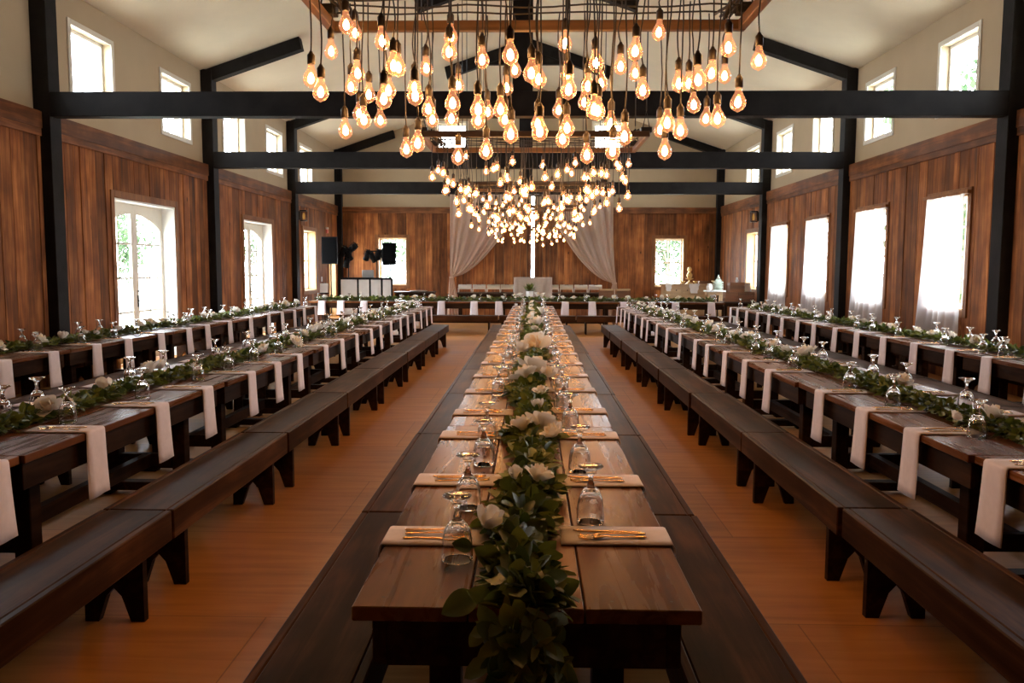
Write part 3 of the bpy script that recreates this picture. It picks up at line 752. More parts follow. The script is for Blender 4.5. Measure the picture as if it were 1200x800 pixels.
HEADX = [-5.3,-4.82,-4.23,-2.9,-2.28,-1.45,-.83,.84,1.51,2.3,3.0,3.59,4.48]
for i, x in enumerate(HEADX):
    setting((x, HY, .76), -PI/2, i+1, 'hall edge of head tables', False, False, cnt='from French-door end')

# ---------------------------------------------------------------- greenery and roses
def garland(name, path, dens, seed, label, wid=.12, hei=.085, lsize=1.0, parts=True):
    """path: list of (x,y,z) base line; dens: function(pos)->leaves per metre"""
    rnd = np.random.default_rng(seed)
    P = np.array(path, float); seg = np.linalg.norm(np.diff(P, axis=0), axis=1); cum = np.concatenate([[0], np.cumsum(seg)])
    r = empty(name, (0,0,0)); tag(r, label, 'garland')
    def sample(n, lo, hi):
        s = rnd.uniform(lo, hi, n); i = np.clip(np.searchsorted(cum, s)-1, 0, len(seg)-1); t = (s-cum[i])/seg[i]
        return P[i]+(P[i+1]-P[i])*t[:, None], (P[i+1]-P[i])/seg[i][:, None]
    kinds = {'leaves': ('leaf', .075, .042, .5), 'ruscus_sprigs': ('leaf2', .062, .02, .28), 'eucalyptus_sprigs': ('euca', .036, .026, .22)}
    total = cum[-1]; step = .5; nseg = max(1, int(total/step))
    for nm, (mt, L0, W0, share) in kinds.items():
        Vs = []; Fs = []; base = 0
        for k in range(nseg):
            lo, hi = total*k/nseg, total*(k+1)/nseg
            mid, _ = sample(1, (lo+hi)/2, (lo+hi)/2+1e-4)
            d, big = dens(mid[0]); n = int(d*(hi-lo)*share)
            if n == 0: continue
            c, tan = sample(n, lo, hi)
            up = np.where(np.abs(tan[:, 2:3]) > .6, np.array([[0, -1., 0]]), np.array([[0, 0, 1.]]))
            side = np.cross(tan, up); side /= np.linalg.norm(side, axis=1)[:, None]; up = np.cross(side, tan)
            a = rnd.uniform(0, PI, n); rad = np.sqrt(rnd.uniform(.1, 1, n)); wob = 1+.3*np.sin(c[:, 1]*5.1+seed)+.15*np.sin(c[:, 1]*13+2*seed)
            off = side*(np.cos(a)*rad*wid*wob)[:, None]+up*(np.sin(a)*rad*hei+.012)[:, None]
            pos = c+off
            dirv = side*(np.cos(a)*.9+rnd.normal(0, .5, n))[:, None]+up*(np.sin(a)*.35+rnd.normal(.05, .3, n))[:, None]+tan*rnd.normal(-.15, .9, n)[:, None]
            dirv /= np.linalg.norm(dirv, axis=1)[:, None]
            nor = up*1.0+side*(np.cos(a)*.8)[:, None]+rnd.normal(0, .5, (n, 3)); wv = np.cross(nor, dirv); wv /= np.linalg.norm(wv, axis=1)[:, None]; nor = np.cross(dirv, wv)
            ll = L0*lsize*big*rnd.uniform(.65, 1.3, n); ww = W0*lsize*big*rnd.uniform(.75, 1.2, n)*.5
            curl = rnd.uniform(-.25, .1, n)
            st = [(-.5, .0), (-.22, .8), (.12, .95), (.36, .6), (.5, .0)]
            vs = []
            for (t, w) in st:
                ctr = pos+dirv*(ll*(t+.3))[:, None]+nor*(curl*ll*(t+.5)**2)[:, None]
                if w == 0: vs.append(ctr[:, None, :])
                else:
                    e = wv*(ww*w)[:, None]; f = nor*(ww*w*.3)[:, None]
                    vs.append(np.stack([ctr-e+f, ctr, ctr+e+f], 1))
            V = np.concatenate(vs, 1)      # n x 11 x 3
            # keep everything above the table / clear of it
            m = V.shape[1]; Vs.append(V.reshape(-1, 3))
            loc = [(0,2,1),(0,3,2),(1,2,5,4),(2,3,6,5),(4,5,8,7),(5,6,9,8),(7,8,10),(8,9,10)]
            for q in range(n):
                b = base+q*m; Fs += [tuple(b+i for i in f) for f in loc]
            base += n*m
        if not Vs: continue
        V = np.concatenate(Vs)
        hang = V[:, 1] < 1.995
        V[:, 2] = np.where((V[:, 2] < .764) & ~((name_is_center(seed)) & hang), .764+np.abs(.764-V[:, 2])*.25, V[:, 2])
        me = bpy.data.meshes.new(nm); me.from_pydata(V.tolist(), [], Fs); me.materials.append(W[mt])
        me.polygons.foreach_set('use_smooth', [True]*len(me.polygons)); me.update()
        obj(nm, me, r)
    mb = MB()
    pts = [tuple(p+np.array([0, 0, .02])) for p in P]
    mb.tube(pts, .012, 6); mb.build('stem', W['stem'], r)
    return r
def name_is_center(seed): return seed == 100
def gpath(k, y0, y1, seed):
    r = random.Random(seed); pts = []; y = y0
    while y <= y1+.01:
        pts.append((row_x(k, y)+.02*math.sin(y*1.7+seed)+.015*math.sin(y*4.3), y, .764)); y += .35
    return pts
pc = [(.0,1.77,.12), (-.005,1.80,.40), (-.005,1.84,.62), (-.01,1.92,.775), (-.01,2.1,.77)]+gpath('C', 2.3, 18.6, 1)
gc = garland('greenery_garland', pc, lambda p: (820, 1.12) if p[1] < 3 else ((760, 1.05) if p[1] < 6 else (520, 1.15)), 100, 'leafy green garland running down the centre table and over its near end', wid=.085, hei=.062)
mb = MB()
for (px, py, Y, ang, L) in ((545,706,1.99,200,.10),(566,700,1.99,150,.07),(648,700,1.98,-20,.075),(662,690,2.02,35,.07),(640,770,1.86,-60,.10),(655,790,1.84,-30,.085),(560,745,1.9,230,.05),(600,760,1.85,-90,.09),(625,735,1.88,-75,.085),(585,775,1.84,-110,.06),(640,650,2.2,60,.08),(575,655,2.2,140,.09),(605,640,2.25,85,.10),(622,660,2.18,95,.11),(590,690,2.05,-95,.09),(612,700,2.03,-85,.10),(545,640,2.25,160,.06)):
    p = Vector(at_y(px, py, Y)); a = math.radians(ang)
    d = Vector((math.cos(a), -.25, math.sin(a))).normalized(); n = Vector((.25*math.sin(px), -.75, .65)).normalized(); w = n.cross(d).normalized(); n = d.cross(w)
    def fn(u, v, p=p, d=d, w=w, n=n, L=L):
        wd = math.sin(PI*min(1, v**.8))**.75*.36*L*(1 if v < .999 else 0)
        return p+d*L*(v-.35)+w*(2*u-1)*wd+n*(abs(2*u-1)*wd*.35-.12*L*(v-.3)**2)
    mb.grid(fn, 4, 8)
mb.build('broad_leaves', W['leaf'], gc)
garland('greenery_garland', gpath('LM', 2.9, 18.1, 2), lambda p: (620, 1.05) if p[1] < 8 else (380, 1.2), 2, 'leafy green garland along the inner row on the French-door side', wid=.088, hei=.055, lsize=.85)
garland('greenery_garland', gpath('RM', 2.9, 18.3, 3), lambda p: (620, 1.05) if p[1] < 8 else (380, 1.2), 3, 'leafy green garland along the inner row on the curtain side', wid=.088, hei=.055, lsize=.85)
garland('greenery_garland', gpath('LF', 6.2, 18.0, 4), lambda p: (380, 1.2), 4, 'leafy green garland along the wall row by the French doors', wid=.088, hei=.055, lsize=.85)
garland('greenery_garland', gpath('RF', 6.6, 18.2, 5), lambda p: (380, 1.2), 5, 'leafy green garland along the wall row by the curtains', wid=.088, hei=.055, lsize=.85)
ph = [(x, HY+.42+.03*math.sin(x*2), .764) for x in np.arange(-5.5, 4.75, .35)]
garland('greenery_garland', ph, lambda p: (300, 1.4), 6, 'leafy green garland across the head tables', wid=.13, hei=.07)

def rose_protos():
    out = []
    for kind, (opn, npet) in enumerate(((.25, 9), (.75, 14), (1.0, 17))):
        rnd = random.Random(kind+40)
        mb = MB(); hb = MB()
        ga = 2.39996
        for i in range(npet):
            t = i/(npet-1)                        # 0 inner .. 1 outer
            target = hb if (i < npet*.35 and kind > 0) else mb
            R0 = .35+.65*t; tilt = (.05+.95*opn*t)*1.0
            Hh = 1.15-.35*t*opn; ph0 = i*ga+rnd.uniform(-.2, .2); span = .75+.25*(1-t)
            def fn(u, v, R0=R0, tilt=tilt, Hh=Hh, ph0=ph0, span=span, t=t):
                a = ph0+(u-.5)*2*span*(.55+.45*math.sin(PI*min(1, .25+v*.7)))
                bell = math.sin(PI*.5*min(1, v*1.5))
                rr = R0*(.30+.5*bell)+tilt*.55*v*v*R0
                edge = 1-.22*abs(2*u-1)**3*v
                z = Hh*v*edge*(1-.35*tilt*v)
                rr += .05*math.sin(9*u+i)*v
                return (rr*math.cos(a), rr*math.sin(a), z)
            target.grid(fn, 6, 5)
        mb.lathe([(.05,-.1),(.3,-.02),(.42,.14)], 10)
        out.append((mb, hb))
    res = []
    for kind, (mb, hb) in enumerate(out):
        me = mb.mesh('rose', W['petal']); he = hb.mesh('rose_heart', W['heart']) if hb.v else None
        res.append((me, he))
    return res
ROSES = rose_protos()
rr = random.Random(99); RCOUNT = {}
CREAM = ['cream', 'white', 'pale peach']
def rose(loc, size, kind, where, what=None, tilt=None):
    me, he = ROSES[kind]
    size *= 1.08; o = obj('rose', me, None, loc); o.scale = (size, size, size)
    o.rotation_euler = tilt if tilt else (rr.uniform(-.7, .7), rr.uniform(-.7, .7), rr.uniform(0, 6))
    if he: obj('rose_heart', he, o)
    RCOUNT[where] = RCOUNT.get(where, 0)+1
    adj = what or ['closed cream rosebud', 'half-open cream rose', 'open cream rose'][kind]
    tag(o, '%s, %s from near end of %s garland' % (adj, ORD[RCOUNT[where]], where), 'rose', 'cream roses in the garlands')
    return o
CROSE = [(571,609,17,0,2.42),(603,553,9,0,None),(630,556,14,1,None),(612,498,12,1,None),(636,497,15,2,None),(650,505,11,1,None),(631,474,8,0,None),(634,457,7,1,None),(617,440,12,2,None),(626,434,15,2,None),(643,437,8,1,None),(611,408,7,1,None),(627,405,12,2,None),(633,396,7,0,None),(630,379,8,1,None),(624,371,5,1,None),(636,366,6,1,None)]
for (px, py, rad, kd, yy) in CROSE:
    p = at_z(px, py, .865) if yy is None else at_y(px, py, yy)
    rose((p[0], p[1], p[2]-.02), 1.2*rad*p[1]/F_PX, kd, 'the centre', tilt=((0.25, .12, 1.0) if yy else (rr.uniform(.1, .7), rr.uniform(-.4, .4), rr.uniform(0, 6))))
for y in (10.2, 11.4, 12.6, 13.7, 15.0, 16.2, 17.4, 18.2):
    rose((row_x('C', y)+rr.uniform(-.05, .05), y, .845), rr.uniform(.05, .07), rr.choice((1, 2)), 'the centre')
LMR = [(58,474,13,2),(78,468,7,1),(122,451,11,0),(176,432,12,2),(190,427,9,1),(229,428,7,1),(310,408,8,1),(345,399,8,2),(376,385,10,2)]
for (px, py, rad, kd) in LMR:
    p = at_z(px, py, .85); rose((p[0], p[1], .825), rad*p[1]/F_PX, kd, 'the French-door inner row')
RMR = [(1162,484,14,2),(1118,484,8,1),(1056,446,12,2),(1043,442,7,1),(946,414,12,2),(921,409,7,1),(907,403,8,1),(878,394,8,2)]
for (px, py, rad, kd) in RMR:
    p = at_z(px, py, .85); rose((p[0], p[1], .825), rad*p[1]/F_PX, kd, 'the curtain-side inner row')
for k, y0, y1, w in (('LM', 9.5, 18, 'the French-door inner row'), ('RM', 9.3, 18.2, 'the curtain-side inner row'), ('LF', 7.3, 17.9, 'the French-door wall row'), ('RF', 7.2, 18.1, 'the curtain-side wall row')):
    y = y0
    while y < y1:
        rose((row_x(k, y)+rr.uniform(-.07, .07), y, .835), rr.uniform(.045, .072), rr.choice((0, 1, 2, 2)), w)
        if rr.random() < .5: rose((row_x(k, y)+rr.uniform(-.09, .09), y+rr.uniform(.08, .14), .825), rr.uniform(.03, .05), rr.choice((0, 1)), w)
        y += rr.uniform(.38, .75)
for x in (-5.3,-4.9,-4.4,-4.0,-3.4,-3.0,-2.6,-2.0,-1.5,-1.1,-.75,-.5,-.3,.5,.75,1.05,1.4,1.8,2.1,2.5,2.95,3.3,3.8,4.2):
    rose((x+rr.uniform(-.06, .06), HY+rr.uniform(.32, .48), .84), rr.uniform(.05, .085), rr.choice((0, 1, 2)), 'the head-table')

# ---------------------------------------------------------------- chandeliers
CH = [(3.24, 4.30, 'nearest'), (7.62, 8.68, 'second'), (12.05, 13.15, 'third'), (16.5, 17.6, 'farthest')]
CW, CZb = 1.05, 2.80
def make_chandelier(d):
    r = empty('timber_chandelier_frame')
    h = .05; t = .04
    for y in (0, d-t): MB().box(-CW, CW, y, y+t, CZb, CZb+h, bev=.003).build('cross_rail', W['frame'], r)
    for s in (-1, 1): MB().box(min(s*CW, s*(CW-t)), max(s*CW, s*(CW-t)), t, d-t, CZb, CZb+h, bev=.003).build('side_rail', W['frame_y'], r)
    rnd = random.Random(5)
    for k in range(9):
        y = .09+(d-.2)*k/8; z = CZb+.07; ph = rnd.uniform(0, 6)
        pts = [(-CW+.05+(2*CW-.1)*i/24, y+.012*math.sin(ph+i*.9), z-.012*abs(math.sin(ph+i*.45))) for i in range(25)]
        MB().tube(pts, .0045, 5).build('wire', W['cord'], r)
    for s in (-1, 1):
        mb = MB()
        for q in range(5):
            pts = [(s*(CW-.09-.015*q)+.01*math.sin(i*1.3+q*2), .05+(d-.1)*i/12, CZb+.06+.012*math.sin(i*.8+q)) for i in range(13)]
            mb.tube(pts, .008, 5)
        mb.build('wire_bundle', W['cord'], r)
        for y in (.12, d-.12):
            mb = MB(); x = s*(CW-.02)
            mb.box(x-.05, x+.05, y-.035, y+.035, CZb+h, CZb+h+.05, bev=.004)
            top = gz(x)-.02
            mb.tube([(x-.03, y, CZb+h+.05), (x, y, CZb+h+.2), (x+.03, y, CZb+h+.05)], .005, 5)
            n = 14
            for i in range(n):
                z0, z1 = CZb+h+.2+(top-CZb-h-.2)*i/n, CZb+h+.2+(top-CZb-h-.2)*(i+1)/n
            mb.tube([(x, y, CZb+h+.2), (x, y, top)], .006, 5)
            mb.build('hanger', W['steel'], r)
    return r
for i, (ya, yb, nm) in enumerate(CH):
    if i == 0: ch = make_chandelier(1.06); ch0 = ch
    else: ch = copy_tree(ch0)
    ch.location = (0.01, ya, 0); tag(ch, 'rectangular timber light frame strung with black wires, %s of the four' % nm, 'chandelier', 'timber light frames over the centre table')
# one pendant: origin at the top of the socket; bulb below
rs = .0328
PB = [(.0125,0),(.0138,-.006),(.0142,-.013),(.0175,-.023),(.0245,-.036),(.0305,-.049),(rs,-.060),(.0318,-.071),(.0265,-.083),(.0165,-.0915),(.007,-.0955),(.0035,-.0985),(.0004,-.1)]
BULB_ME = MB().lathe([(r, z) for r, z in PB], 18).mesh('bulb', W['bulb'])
SOCK_ME = MB().lathe([(.0005,.012),(.006,.012),(.009,.004),(.0145,-.002),(.0165,-.006),(.0165,-.04),(.0145,-.043),(.0005,-.043)], 14).mesh('socket', W['socket'])
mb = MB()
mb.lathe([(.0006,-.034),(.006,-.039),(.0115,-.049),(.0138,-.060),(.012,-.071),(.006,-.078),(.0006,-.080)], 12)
FIL_ME = mb.mesh('filament_glow', W['filament_glow'])  # solid egg in place of wires, shaped like their blown-out glow
CORD_ME = {}
def cord_mesh(L, rnd):
    key = (round(L, 2), rnd.randrange(2))
    if key not in CORD_ME:
        a, b = rnd.uniform(-.012, .012), rnd.uniform(-.012, .012); n = 8
        pts = [(a*math.sin(PI*i/n)*(1 if i % 2 else .7), b*math.sin(2*PI*i/n), .01+(key[0]-.01)*i/n) for i in range(n+1)]
        CORD_ME[key] = MB().tube(pts, .0034, 5).mesh('cord', W['cord'])
    return CORD_ME[key]
def pendant(x, y, zc, label, rnd):
    """zc: height of the middle of the glowing globe"""
    zt = zc+.058+.043                  # top of socket
    r = empty('pendant_bulb', (x, y, zt)); r.rotation_euler.z = rnd.uniform(0, 6)
    tag(r, label, 'light bulb', 'bare bulbs on cords under the light frames')
    L = max(.02, CZb+.07-zt)
    obj('cord', cord_mesh(L, rnd), r); obj('socket', SOCK_ME, r)
    b = obj('bulb', BULB_ME, r, (0, 0, -.043)); obj('filament_glow', FIL_ME, b)
    a = rnd.uniform(0, 6); b.rotation_euler = (rnd.uniform(-.06, .06), rnd.uniform(-.06, .06), a)
BULBS = [(405,29,17),(416,35,15),(447,48,18),(388,60,15),(461,77,18),(466,79,18),(418.5,86,17),(365,92,18),(376.5,108,18),(411.5,102,15),(432.5,111,15),(450,116,19),(455,106,17),(486,102,16),(486,112,19),(426,140,17),(421,133,14),(445.5,141,14),(404,153,16),(476,175,15),(490,168,17),
 (528,43,16),(526.5,61,18),(499,80,15),(565,70,17),(597.5,64.5,19),(602.5,82,14),(537,100,14),(530,121,18),(529,139,15),(502.5,128,16),(507,140,14),(560,128,19),(571,131,14),(561,141,16),(586.5,128,17),(593,103,15),(592,140,15),(599,157,18),(630,145,16),(632.5,154,19),(570,177,16),(537,184,15),
 (623,86,19),(631,93,18),(662.5,51,16),(664,87,16),(697.5,74,17),(727,78,15),(745,60,18),(744,86,14),(667,105,19),(655,129,14),(689,101,16),(704,98,16),(684,120,14),(696,128,19),(701,130,18),(664,150,17),(659,163,16),(716,145,16),(732,160,18),(718,177,17),(687,182,16),(753,106,17),
 (773,27,15),(853.5,56,18),(889,71,18),(795,98,17),(807,98,15),(817,94,19),(834.5,86,17),(849,89,14),(865.5,119.5,18),(812,123,15),(828,139,14),(840,139,18),(782,144,18),(773,152,14),(797,153,18),(779,177,16)]
rb = random.Random(4)
pos1 = []
def clear_of(q, lst):
    for p in lst:
        h = math.hypot(q[0]-p[0], q[1]-p[1])
        if h < (.07 if abs(q[2]-p[2]) < .16 else .04): return False
    return True
for (px, py, w) in BULBS:
    Y = 3.36+(19-w)/5*.86+rb.uniform(-.04, .04)
    for t in range(60):
        Yt = min(4.28, max(3.27, Y+(t+1)//2*.03*(1 if t % 2 else -1)))
        p = at_y(px, py, Yt); q = (min(1.0, max(-1.0, float(p[0]))), Yt, min(2.72, float(p[2])))
        if clear_of(q, pos1): break
    pos1.append(q)
def put(lst, nm):
    lst = sorted(lst, key=lambda q: q[0]/q[1])
    for i, (x, y, z) in enumerate(lst):
        pendant(x, y, z, 'glowing clear bulb on black cord, %s from French-door side, %s light frame' % (ORD[i+1], nm), rb)
put(pos1, 'nearest')
for ci in (1, 2, 3):
    ya, yb, nm = CH[ci]; lst = []
    for j, (x, y, z) in enumerate(pos1):
        if ci == 3 and j % 9 == 0: continue
        if ci == 1: q = (-x, ya+.1+(y-3.34)*.95, z)
        elif ci == 2: q = (x*.98, yb-.1-(y-3.34)*.95, z)
        else: q = (-x, yb-.1-(y-3.34)*.95, z)
        for t in range(60):
            c = (max(-1.01, min(1.01, q[0]+rb.uniform(-.07, .07)*(1+t*.05))), min(yb-.03, max(ya+.03, q[1]+rb.uniform(-.04, .04)*(1+t*.05))), max(2.08, min(2.72, q[2]+rb.uniform(-.09, .06))))
            if clear_of(c, lst): break
        lst.append(c)
    put(lst, nm)

# ---------------------------------------------------------------- curtains
def sheer_curtain(k, y0, y1):
    x = WRX-.05; z1, z0 = 2.72, .40
    r = empty('sheer_curtain', (x, (y0+y1)/2, 0))
    tag(r, 'white sheer curtain over the %s curtained window past the first post' % ORD[k], 'curtain', 'white sheer curtains')
    w = (y1-y0)/2+.03; rnd = random.Random(k*7)
    ph = rnd.uniform(0, 6)
    def fn(u, v):
        z = z1-.03-(z1-z0-.03)*v; sp = 1+.09*v
        y = (u-.5)*2*w*sp+.16*v*v*u+.03*v
        d = (.012+.022*v)*math.sin(u*38+ph+1.5*math.sin(u*9+ph))+.01*math.sin(u*15+2*ph)
        return (d-.02, y, z)
    MB().grid(fn, 90, 10).build('curtain_panel', W['sheer'], r)
    MB().box(-.035, .03, -w-.09, w+.09, z1-.035, z1+.015, bev=.004).build('curtain_rail', W['casing'], r)
for k, (a, b, c, d) in enumerate(WIN_R[1:5]): sheer_curtain(k+1, a, b)
def backdrop_drape(sx, x_out, x_in, x_knot, zk, label):
    y = YF-.28
    r = empty('backdrop_drape', (0, y, 0)); tag(r, label, 'drape', 'champagne sheer drapes on the far wall')
    zt = 4.02
    def fn(u, v):
        # u 0 = outer edge, 1 = inner edge; gathers towards the tie
        z = zt-(zt-zk)*v
        sweep = (1-v**2.3) if True else 0
        xo = x_out+(x_knot-x_out-sx*.05)*(v**3); xi_ = x_in+(x_knot+sx*.07-x_in)*(1-(1-v)**.62)
        x = xo+(xi_-xo)*u
        zz = z-(.0)*u
        d = .06*math.sin(u*46+2*math.sin(u*7))*(1-.6*v)+.03*math.sin(u*17)
        return (x, d, zz+.25*math.sin(PI*v)*(-u)*.3)
    MB().grid(fn, 110, 26).build('drape_cloth', W['drape'], r)
    def tail(u, v):
        a = (u-.5)*2
        return (x_knot+sx*.0+a*(.07+.17*v)+sx*.08*v, .03*math.sin(u*30)*(.4+v), zk-zk*.97*v)
    MB().grid(tail, 40, 10).build('drape_tail', W['drape'], r)
    MB().lathe([(.075,-.03),(.085,0),(.075,.03)], 16, c=(x_knot+sx*.01, 0, zk)).build('tieback', W['drape'], r)
    return r
backdrop_drape(1, -2.72, -.25, -2.68, 1.30, 'champagne sheer drape tied back on the loudspeaker side of far wall')
backdrop_drape(-1, 2.66, .3, 2.74, 1.12, 'champagne sheer drape tied back on the sideboard side of far wall')
o = MB().box(-2.8, 2.75, YF-.17, YF-.10, 3.97, 4.06).build('drape_rail', W['frame'])
tag(o, 'wooden rail carrying the champagne drapes across far wall', 'rail')

# ---------------------------------------------------------------- far end of the hall
def speaker(x, y, z0, h, w, label, slabel):
    r = empty('loudspeaker', (x, y, z0)); tag(r, label, 'loudspeaker', 'loudspeakers on stands')
    d = .34
    MB().prism([(-w/2,-d/2),(w/2,-d/2),(w/2*.7,d/2),(-w/2*.7,d/2)], 0, h, 'z').build('cabinet', W['black'], r)
    MB().box(-w/2+.02, w/2-.02, -d/2-.012, -d/2-.001, .03, h-.03, bev=.004).build('grille', W['grille'], r)
    s = empty('speaker_stand', (x, y, 0)); tag(s, slabel, 'stand', 'speaker stands')
    MB().tube([(0,0,.25),(0,0,z0)], .018, 10).build('pole', W['black'], s)
    for k in range(3):
        a = k*2*PI/3+.5; MB().tube([(0,0,.75),(.45*math.cos(a),.45*math.sin(a),.01)], .012, 6).build('leg', W['black'], s)
    MB().lathe([(.03,.7),(.035,.72),(.035,.78),(.03,.8)], 10).build('collar', W['black'], s)
speaker(-5.98, 24.5, 1.71, .80, .46, 'black loudspeaker on a stand beside the corner post', 'black stand under the loudspeaker beside the corner post')
speaker(-4.29, 25.0, 1.69, .67, .41, 'black loudspeaker on a stand before the far-wall window', 'black stand under the loudspeaker before the far-wall window')
def light_tree(x, y, zb, heads, label):
    r = empty('light_stand', (x, y, 0)); tag(r, label, 'light stand', 'stage light stands')
    MB().tube([(0,0,.2),(0,0,zb)], .016, 8).build('pole', W['black'], r)
    for k in range(3):
        a = k*2*PI/3+.2; MB().tube([(0,0,.6),(.4*math.cos(a),.4*math.sin(a),.01)], .011, 6).build('leg', W['black'], r)
    xs = [q[0] for q in heads]
    MB().box(min(xs)-.05, max(xs)+.05, -.02, .02, zb-.02, zb+.02).build('crossbar', W['black'], r)
    for (hx, hz, ang, s) in heads:
        h = empty('stage_light', (hx, -.05, zb+hz)); h.parent = r; h.rotation_euler = (.5, ang, 0)
        MB().lathe([(.02,.16),(.07,.15),(.085,.05),(.085,-.05),(.10,-.14),(.092,-.14),(.075,-.05),(.0005,-.04)], 14).build('lamp_housing', W['black'], h)
        MB().tube([(-.1,0,0),(-.1,0,.2),(.1,0,.2),(.1,0,0)], .012, 6).build('yoke', W['black'], h)
        for q in range(4):
            a = q*PI/2; MB().box(-.075, .075, .003, .012, 0, .13, rot=Matrix.Rotation(a, 3, 'Z') @ Matrix.Rotation(-.4, 3, 'X'), piv=(0, .1, -.14)) .build('barn_door', W['black'], h)
light_tree(-5.5, 24.7, 2.18, [(-.16,-.1,.5,1),(.02,-.22,-.3,1),(.12,.0,.9,1),(-.05,-.42,.2,1)], 'black stand of stage lights beside the corner loudspeaker')
light_tree(-4.85, 25.8, 2.12, [(-.3,-.14,.4,1),(-.12,-.2,-.5,1),(.05,-.12,.3,1),(.25,-.28,-.2,1),(.2,-.05,.9,1)], 'black stand of stage lights behind the laptop')
# booth front
r = empty('booth_front', (-4.69, 23.3, 0)); tag(r, 'black framed booth front with white fabric panels below the laptop', 'booth')
pan = [(-.73,-.25,0), (-.23,.10,0), (.12,.43,0), (.46,.72,0)]
mb = MB()
for x in (-.75,-.235,.105,.44,.725): mb.box(x-.022, x+.022, -.02, .02, 0, 1.32)
mb.box(-.77, .745, -.02, .02, 1.27, 1.33); mb.box(-.77, .745, -.02, .02, .02, .07)
mb.build('booth_frame', W['black'], r)
for (a, b, q) in pan: MB().box(a+.01, b-.015, -.004, .004, .07, 1.27).build('fabric_panel', W['facade'], r)
MB().box(-.6, .6, .03, .6, 1.05, 1.3).build('table_shelf', W['black'], r)
for x in (-.55, .5): MB().box(x, x+.05, .1, .55, 0, 1.05).build('leg', W['black'], r)
r = empty('laptop', (-4.68, 23.55, 1.306)); tag(r, 'open grey laptop standing on the booth', 'laptop')
MB().box(-.17, .17, .0, .24, 0, .015, bev=.003).build('keyboard_base', W['laptop'], r)
MB().box(-.17, .17, -.012, 0, .01, .24, bev=.003, rot=Matrix.Rotation(.2, 3, 'X'), piv=(0,0,.01)).build('screen', W['laptop'], r)
mb = MB().lathe([(.022,0),(.022,.002),(.0005,.002)], 12)
r = empty('menu_card', (-5.72, 22.6, .0)); tag(r, 'white card standing on a small easel by the booth', 'sign')
MB().box(-.11, .11, -.005, .005, .92, 1.17, rot=Matrix.Rotation(-.15, 3, 'X')).build('card', W['paper'], r)
for s in (-1, 1): MB().tube([(s*.16,-.1,.0),(s*.03,.03,1.2)], .01, 6).build('easel_leg', W['black'], r)
MB().tube([(0,.3,.0),(0,.04,1.18)], .01, 6).build('easel_leg', W['black'], r); MB().box(-.14, .14, -.03, .02, .89, .915).build('easel_ledge', W['black'], r)

def side_table(name, x0, x1, y, d, h, top, legm, label, cat='table', cloth=False):
    r = empty(name, ((x0+x1)/2, y, 0)); tag(r, label, cat); w = (x1-x0)/2
    MB().box(-w, w, 0, d, h-.04, h, bev=.004).build('tabletop', W[top], r)
    MB().box(-w+.04, w-.04, .04, d-.04, h-.13, h-.04).build('apron', W[legm], r)
    for sx in (-1, 1):
        for yy in (.05, d-.11): MB().box(sx*(w-.08)-.03, sx*(w-.08)+.03, yy, yy+.06, 0, h-.04).build('leg', W[legm], r)
    return r
# sweetheart table and settee
r = empty('sweetheart_table', (.0, 22.3, 0)); tag(r, 'small white-clothed table in front of the tufted settee', 'table')
MB().box(-.45, .45, 0, .7, .75, .79, bev=.005).build('tabletop', W['cloth'], r)
def skirt(u, v):
    per = [(-.45,0),(.45,0),(.45,.7),(-.45,.7),(-.45,0)]; L = [.9,.7,.9,.7]; s = u*3.2
    for k in range(4):
        if s <= L[k]+1e-9: break
        s -= L[k]
    a, b = per[k], per[k+1]; t = min(1, s/L[k]); q = .012*math.sin(u*90)*v+.03*v
    x, y = a[0]+(b[0]-a[0])*t, a[1]+(b[1]-a[1])*t
    return (x*(1+q), .35+(y-.35)*(1+q), .785-.30*v)
MB().grid(skirt, 128, 4).build('table_cloth', W['cloth'], r)
for sx in (-1, 1):
    for yy in (.08, .58): MB().box(sx*.38-.025, sx*.38+.025, yy, yy+.05, 0, .75).build('leg', W['apron'], r)
r = empty('flower_vase', (-.06, 22.4, .79)); tag(r, 'white vase of flowers on the sweetheart table', 'vase')
MB().lathe([(.0005,0),(.075,0),(.095,.08),(.1,.2),(.085,.2),(.08,.02)], 20).build('vase_body', W['ceramic'], r)
mb = MB(); rv = random.Random(3)
for i in range(90):
    a, e = rv.uniform(0, 2*PI), rv.uniform(.1, 1.3); L = rv.uniform(.12, .24); d = Vector((math.cos(a)*math.cos(e), math.sin(a)*math.cos(e), math.sin(e))); p = Vector((0,0,.18))+d*L*.3; s = d.cross(Vector((0,0,1))).normalized()*.022
    mb.add([p, p+d*L*.5+s, p+d*L, p+d*L*.5-s], [(0,1,2,3)])
mb.build('foliage', W['leaf2'], r)
for i, (dx, dz, sz) in enumerate(((-.26,.12,.075), (-.42,.10,.06), (.2,.12,.085), (.36,.11,.08), (.28,.1,.05))):
    rose((-.06+dx, 22.35, .79+dz-.04), sz, 2, 'the sweetheart-table')
r = empty('tufted_settee', (.03, 23.75, 0)); tag(r, 'taupe tufted settee with a tall straight back at the centre', 'sofa')
def back(u, v):
    x = -.55+1.1*u; z = .45+.9*v
    tx, tz = (u*8) % 1-.5, (v*4) % 1-.5; px = .012*(math.cos(2*PI*tx)+math.cos(2*PI*tz)); return (x, -.055-px*.5 if 0 < u < 1 and 0 < v < 1 else -.02, z)
mb = MB().grid(back, 64, 32); mb.box(-.55, .55, -.02, .12, .2, 1.35, bev=.02); mb.build('backrest', W['linen'], r)
MB().box(-.54, .54, -.62, -.02, .28, .47, bev=.03).build('seat', W['linen'], r)
for s in (-1, 1): MB().box(min(s*.5, s*.58), max(s*.5, s*.58), -.6, .1, .2, .66, bev=.02).build('armrest', W['linen'], r)
